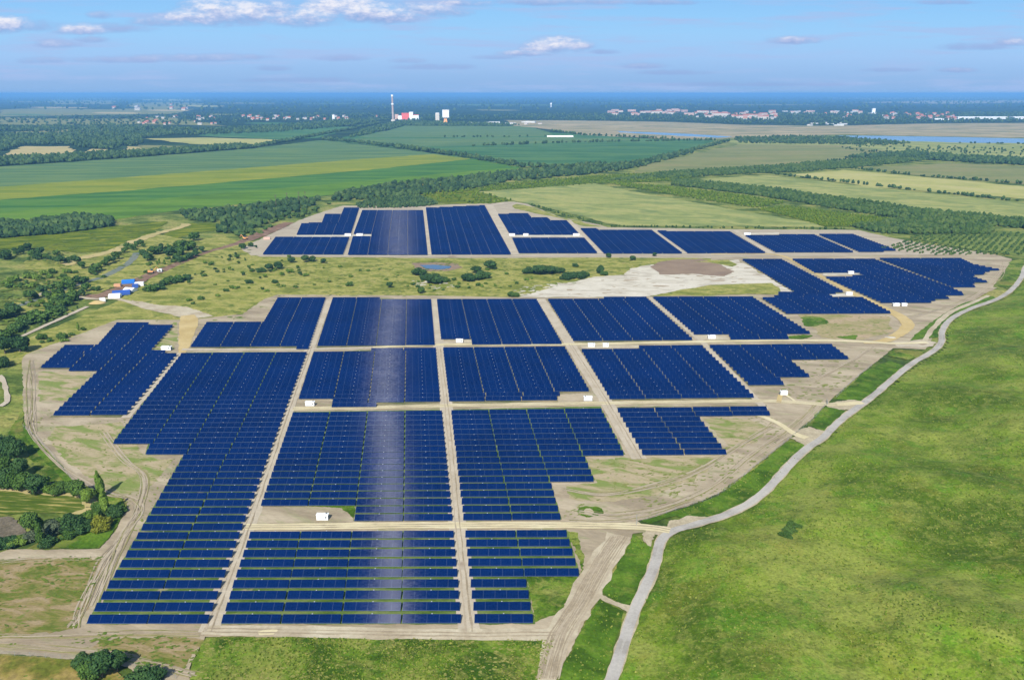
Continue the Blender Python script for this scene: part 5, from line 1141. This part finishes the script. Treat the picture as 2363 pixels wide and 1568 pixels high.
single('tower_block', 770, 276, 'slim white tower in front of the village', 'tower', [('body', B((-9, 9, -9, 9, 0, 38)), WHITE), ('cap', B((-7, 7, -7, 7, 38.01, 42)), GREYR)])
single('tower_block', 2014, 262, 'white tower block in the right part of the town', 'tower', [('body', B((-16, 16, -9, 9, 0, 52)), WHITE), ('cap', B((-12, 12, -7, 7, 52.01, 55)), GREYR)])
gh = MB()
N_ = 10
for i in range(N_):
    a0, a1 = math.pi * i / N_, math.pi * (i + 1) / N_
    gh.face([(-62, -8 * math.cos(a0), 7 * math.sin(a0)), (62, -8 * math.cos(a0), 7 * math.sin(a0)), (62, -8 * math.cos(a1), 7 * math.sin(a1)), (-62, -8 * math.cos(a1), 7 * math.sin(a1))])
single('greenhouse', 1292, 315.5, 'long white tunnel greenhouse on the green field', 'greenhouse', [('cover', gh, WHITE), ('end_wall', B((-62.3, -62.01, -8, 8, 0, 6)), WHITE), ('end_wall', B((62.01, 62.3, -8, 8, 0, 6)), WHITE)])
single('factory_hall', 2262, 274, 'very long white factory hall in the right of the town', 'hall', [('wall', B((-200, 200, -30, 30, 0, 16)), WHITE), ('roof', B((-202, 202, -31, 31, 16.01, 19)), WHITE), ('windows', B((-190, 190, -30.3, -30.01, 6, 9)), GLASS)])
single('factory_hall', 2352, 274, 'white factory hall cut by the right edge of the picture', 'hall', [('wall', B((-70, 120, -30, 30, 0, 16)), WHITE), ('roof', B((-72, 122, -31, 31, 16.01, 19)), WHITE), ('windows', B((-65, 110, -30.3, -30.01, 6, 9)), GLASS)])
single('factory_hall', 2170, 276, 'small white halls left of the long factory', 'hall', [('wall', B((-60, 0, -20, 20, 0, 12), (8, 60, -20, 20, 0, 9)), WHITE), ('roof', B((-61, 1, -21, 21, 12.01, 14), (7, 61, -21, 21, 9.01, 11)), GREYR)])
# wind turbines on the horizon
TURB = None
def turbine(x, y, s, lab):
    tw = MB(); tw.cyl((0, 0, 0), (0, 0, 100), 3.2, 1.8, 10); na = B((-2, 2, -5, 4, 100.1, 104)); 
    p = P(x, y); e = empty('wind_turbine', (p.x, p.y, 0), rnd.uniform(-.6, .6), (s, s, s)); tag(e, lab, 'turbine')
    tw.build('tower', WHITE, e); na.build('nacelle', WHITE, e)
    for k in range(3):
        a = k * 2.094 + .4; bl = MB(); bl.cyl((0, -6, 102), (45 * math.sin(a), -6, 102 + 45 * math.cos(a)), 1.8, .5, 5); bl.build('blade', WHITE, e)
for x, s, lab in ((1645, 1.0, 'faint wind turbine on the horizon above the old town'), (2200, 1.0, 'faint wind turbine on the horizon, right of centre'), (2215, .9, 'second faint wind turbine beside it on the horizon'), (2358, 1.3, 'wind turbine at the right edge of the horizon'), (1858, .9, 'faint wind turbine on the horizon above the mid town')):
    turbine(x, 226, s, lab)
single('radio_tower', 1271, 247, 'small white dome mast over the forest', 'mast', [('mast', B((-6, 6, -6, 6, 0, 45)), WHITE), ('dome', B((-14, 14, -12, 12, 45.01, 62)), WHITE)])

# --- building site on the left
def tent(name, x, y, lab, L_, W_, h_, mat, rz):
    mb = MB(); a = [(-L_ / 2, -W_ / 2, 0), (L_ / 2, -W_ / 2, 0), (L_ / 2, W_ / 2, 0), (-L_ / 2, W_ / 2, 0)]; b = [(p_[0], p_[1], h_ * .6) for p_ in a]; r1, r2 = (-L_ / 2, 0, h_), (L_ / 2, 0, h_)
    mb.face([a[0], a[1], b[1], b[0]]); mb.face([a[2], a[3], b[3], b[2]]); mb.face([a[1], a[2], b[2], r2, b[1]]); mb.face([a[3], a[0], b[0], r1, b[3]])
    rf = MB(); rf.face([b[0], b[1], r2, r1]); rf.face([b[2], b[3], r1, r2])
    p = P(x, y); e = empty(name, (p.x, p.y, .72), rz); tag(e, lab, 'tent'); mb.build('wall', mat, e); rf.build('roof', mat, e)
def container(x, y, lab, L_, W_, h_, m1, rz, lid=None):
    p = P(x, y); e = empty('container', (p.x, p.y, .72), rz); tag(e, lab, 'container')
    mb = B((-L_ / 2, L_ / 2, -W_ / 2, W_ / 2, 0, h_)); mb.build('body', m1, e)
    B((-L_ / 2 + .1, L_ / 2 - .1, -W_ / 2 + .1, W_ / 2 - .1, h_ + .003, h_ + .12)).build('roof', lid or m1, e)
    B((L_ / 2 + .003, L_ / 2 + .06, -W_ / 2 + .3, W_ / 2 - .3, .1, h_ - .2)).build('door', GREYR, e)
tent('tent', 297, 653, 'bright blue tent on the upper side of the building site', 13, 9, 4, BLUE, .3)
container(322, 659, 'white container beside the dark blue one at the building site', 9, 6, 3.5, WHITE, .3)
container(313, 663, 'dark blue container beside the white one at the building site', 6, 6, 3.2, DBLUE, .3)
tent('tent', 281, 679, 'long mid blue tent between two white ones', 17, 10, 4.4, DBLUE, .35)
tent('tent', 266, 686, 'white tent at the lower end of the blue tent', 11, 9, 4, WHITE, .2)
tent('tent', 301, 672, 'white tent at the upper end of the blue tent', 11, 9, 4, WHITE, -.2)
container(237, 695, 'small white container at the yellow sand pile', 5, 4, 3, WHITE, .6)
container(272, 661, 'pale orange container on the building site', 7, 4, 2.8, TIM, .1)
container(131, 697, 'red roofed cabin hidden among the hedgerow trees', 9, 6, 3.5, WALLW, .5, RED)
container(369, 627, 'small pale cabin beside the brown road', 5, 4, 3, WHITE, .2)
container(616, 552, 'pale cabin at the upper end of the brown road', 9, 5, 3, WALLP, .2)
container(153, 694, 'white trailer beside the red roofed cabin', 9, 3, 2.6, WHITE, .4)
def digger(x, y, lab, rz):
    p = P(x, y); e = empty('excavator', (p.x, p.y, .75), rz, (1.5, 1.5, 1.5)); tag(e, lab, 'excavator')
    B((-1.6, 1.8, -1.3, 1.3, 1.1, 2.2), (-1.9, -1.2, -1.2, 1.2, 1.15, 2.5)).build('body', MACH, e); B((.2, 1.7, -1.2, 0, 2.203, 3.4)).build('cab', GLASS, e)
    for s in (-1, 1): B((-2.1, 2.1, s * 1.35 - .3, s * 1.35 + .3, .003, 1.0)).build('track', TYRE, e)
    a = MB(); a.cyl((1.6, .5, 1.9), (4.6, .5, 4.6), .28, .22, 6); a.cyl((4.6, .5, 4.6), (6.6, .5, 1.8), .2, .16, 6); a.build('arm', MACH, e)
    B((6.1, 7.1, 0, 1.0, .9, 1.9)).build('bucket', TYRE, e)
digger(348, 631, 'orange excavator beside the brown road', .3); digger(566, 553, 'orange excavator at the upper brown road', 2.6)
# sand pile
def pile(x, y, r_, h_, lab, mat):
    mb = MB(); p = P(x, y); n = 18; rings = 5; pts = []
    for k in range(rings + 1):
        f = k / rings
        for i in range(n):
            a = 2 * math.pi * i / n; rr_ = r_ * (1 - f) * (1 + .18 * mnoise.noise(Vector((math.cos(a) * 1.5, math.sin(a) * 1.5, x)))) + .05
            pts.append(Vector((rr_ * math.cos(a), rr_ * .8 * math.sin(a), h_ * math.sin(f * math.pi / 2))))
    for k in range(rings):
        for i in range(n):
            j = (i + 1) % n; mb.face([pts[k * n + i], pts[k * n + j], pts[(k + 1) * n + j], pts[(k + 1) * n + i]])
    o = mb.build('sand_pile', mat); o.location = (p.x, p.y, .62); tag(o, lab, 'sand pile')
pile(224, 699, 8, 2.4, 'yellow sand pile beside the small white container', M['yroad2'])
pile(2055, 779, 5, .8, 'low pale sand heap beside the yellow bend', M['white'])

# perimeter fences
FG = pmat('fence_steel', (.36, .38, .36), .6, .4)
def fence(pts, lab, step=6.0, h_=2.1):
    q = cat([P(x, y) for x, y in pts], 4); d = 0; out = [q[0]]
    for a, b in zip(q, q[1:]):
        L_ = (b - a).length; t = step - d
        while t < L_: out.append(a.lerp(b, t / L_)); t += step
        d = L_ - (t - step)
    e = empty('fence', (out[0].x, out[0].y, .6)); tag(e, lab, 'fence')
    me = None
    for i, p in enumerate(out[:98]):
        if me is None:
            mb = MB(); mb.cyl((0, 0, 0), (0, 0, h_), .06, .06, 6); me = mb.mesh('post'); me.materials.append(FG)
        o = link('post', me, [], e); o.location = (p.x - out[0].x, p.y - out[0].y, 0)
    mb = MB()
    for a, b in zip(out[:98], out[1:98]):
        a2, b2 = a - out[0], b - out[0]
        for z in (.15, .6, 1.05, 1.5, 1.95): mb.cyl((a2.x, a2.y, z), (b2.x, b2.y, z), .018, .018, 3, cap=False)
    mb.build('wire', FG, e)
fence([(1470, 1206), (1590, 1168), (1660, 1141), (1740, 1079), (1818, 1016), (1872, 972), (1905, 934)], 'wire fence between the bare soil and the grass verge, right side')
fence([(2010, 846), (1990, 860), (1950, 896), (1925, 922)], 'wire fence along the dark green triangle above the second road')
fence([(0, 1512), (156, 1522), (290, 1536), (420, 1570)], 'wire fence along the bottom left edge of the sand')
fence([(54, 985), (107, 1036), (169, 1110), (222, 1128)], 'wire fence along the left curve of the sand')
def gate(x, y, lab, rz):
    p = P(x, y); e = empty('gate', (p.x, p.y, .95), rz); tag(e, lab, 'gate')
    for s in (-1, 1):
        mb = MB(); mb.cyl((s * 3, 0, 0), (s * 3, 0, 2.5), .12, .12, 8); mb.build('gate_post', FG, e)
        lf = MB()
        for z in (.3, 1.2, 2.1): lf.box(min(s * 3, s * .1), max(s * 3, s * .1), -.04, .04, z, z + .08)
        for k in range(8): lf.box(s * (.2 + k * .38) - .02, s * (.2 + k * .38) + .02, -.03, .03, .38, 2.1)
        lf.build('gate_leaf', FG, e)
gate(1468, 1206, 'grey steel gate across the lowest gravel road', 1.4); gate(1907, 932, 'grey steel gate across the second gravel road', 1.3)

# ------------------------------------------------------------------ haze
def haze():
    mb = MB(); mb.box(-121000, 121000, -600, 161000, -1.0, 215)
    m_ = bpy.data.materials.new('haze'); m_.use_nodes = True; t = m_.node_tree; t.nodes.clear()
    pv = t.nodes.new('ShaderNodeVolumePrincipled'); pv.inputs['Color'].default_value = (.22, .53, 1.0, 1); pv.inputs['Density'].default_value = 5.6e-5
    pv.inputs['Anisotropy'].default_value = 0.0
    oo = t.nodes.new('ShaderNodeOutputMaterial'); t.links.new(pv.outputs[0], oo.inputs['Volume'])
    o = mb.build('haze', m_); tag(o, 'thin blue haze over the whole plain', 'haze', kind='stuff')
haze()
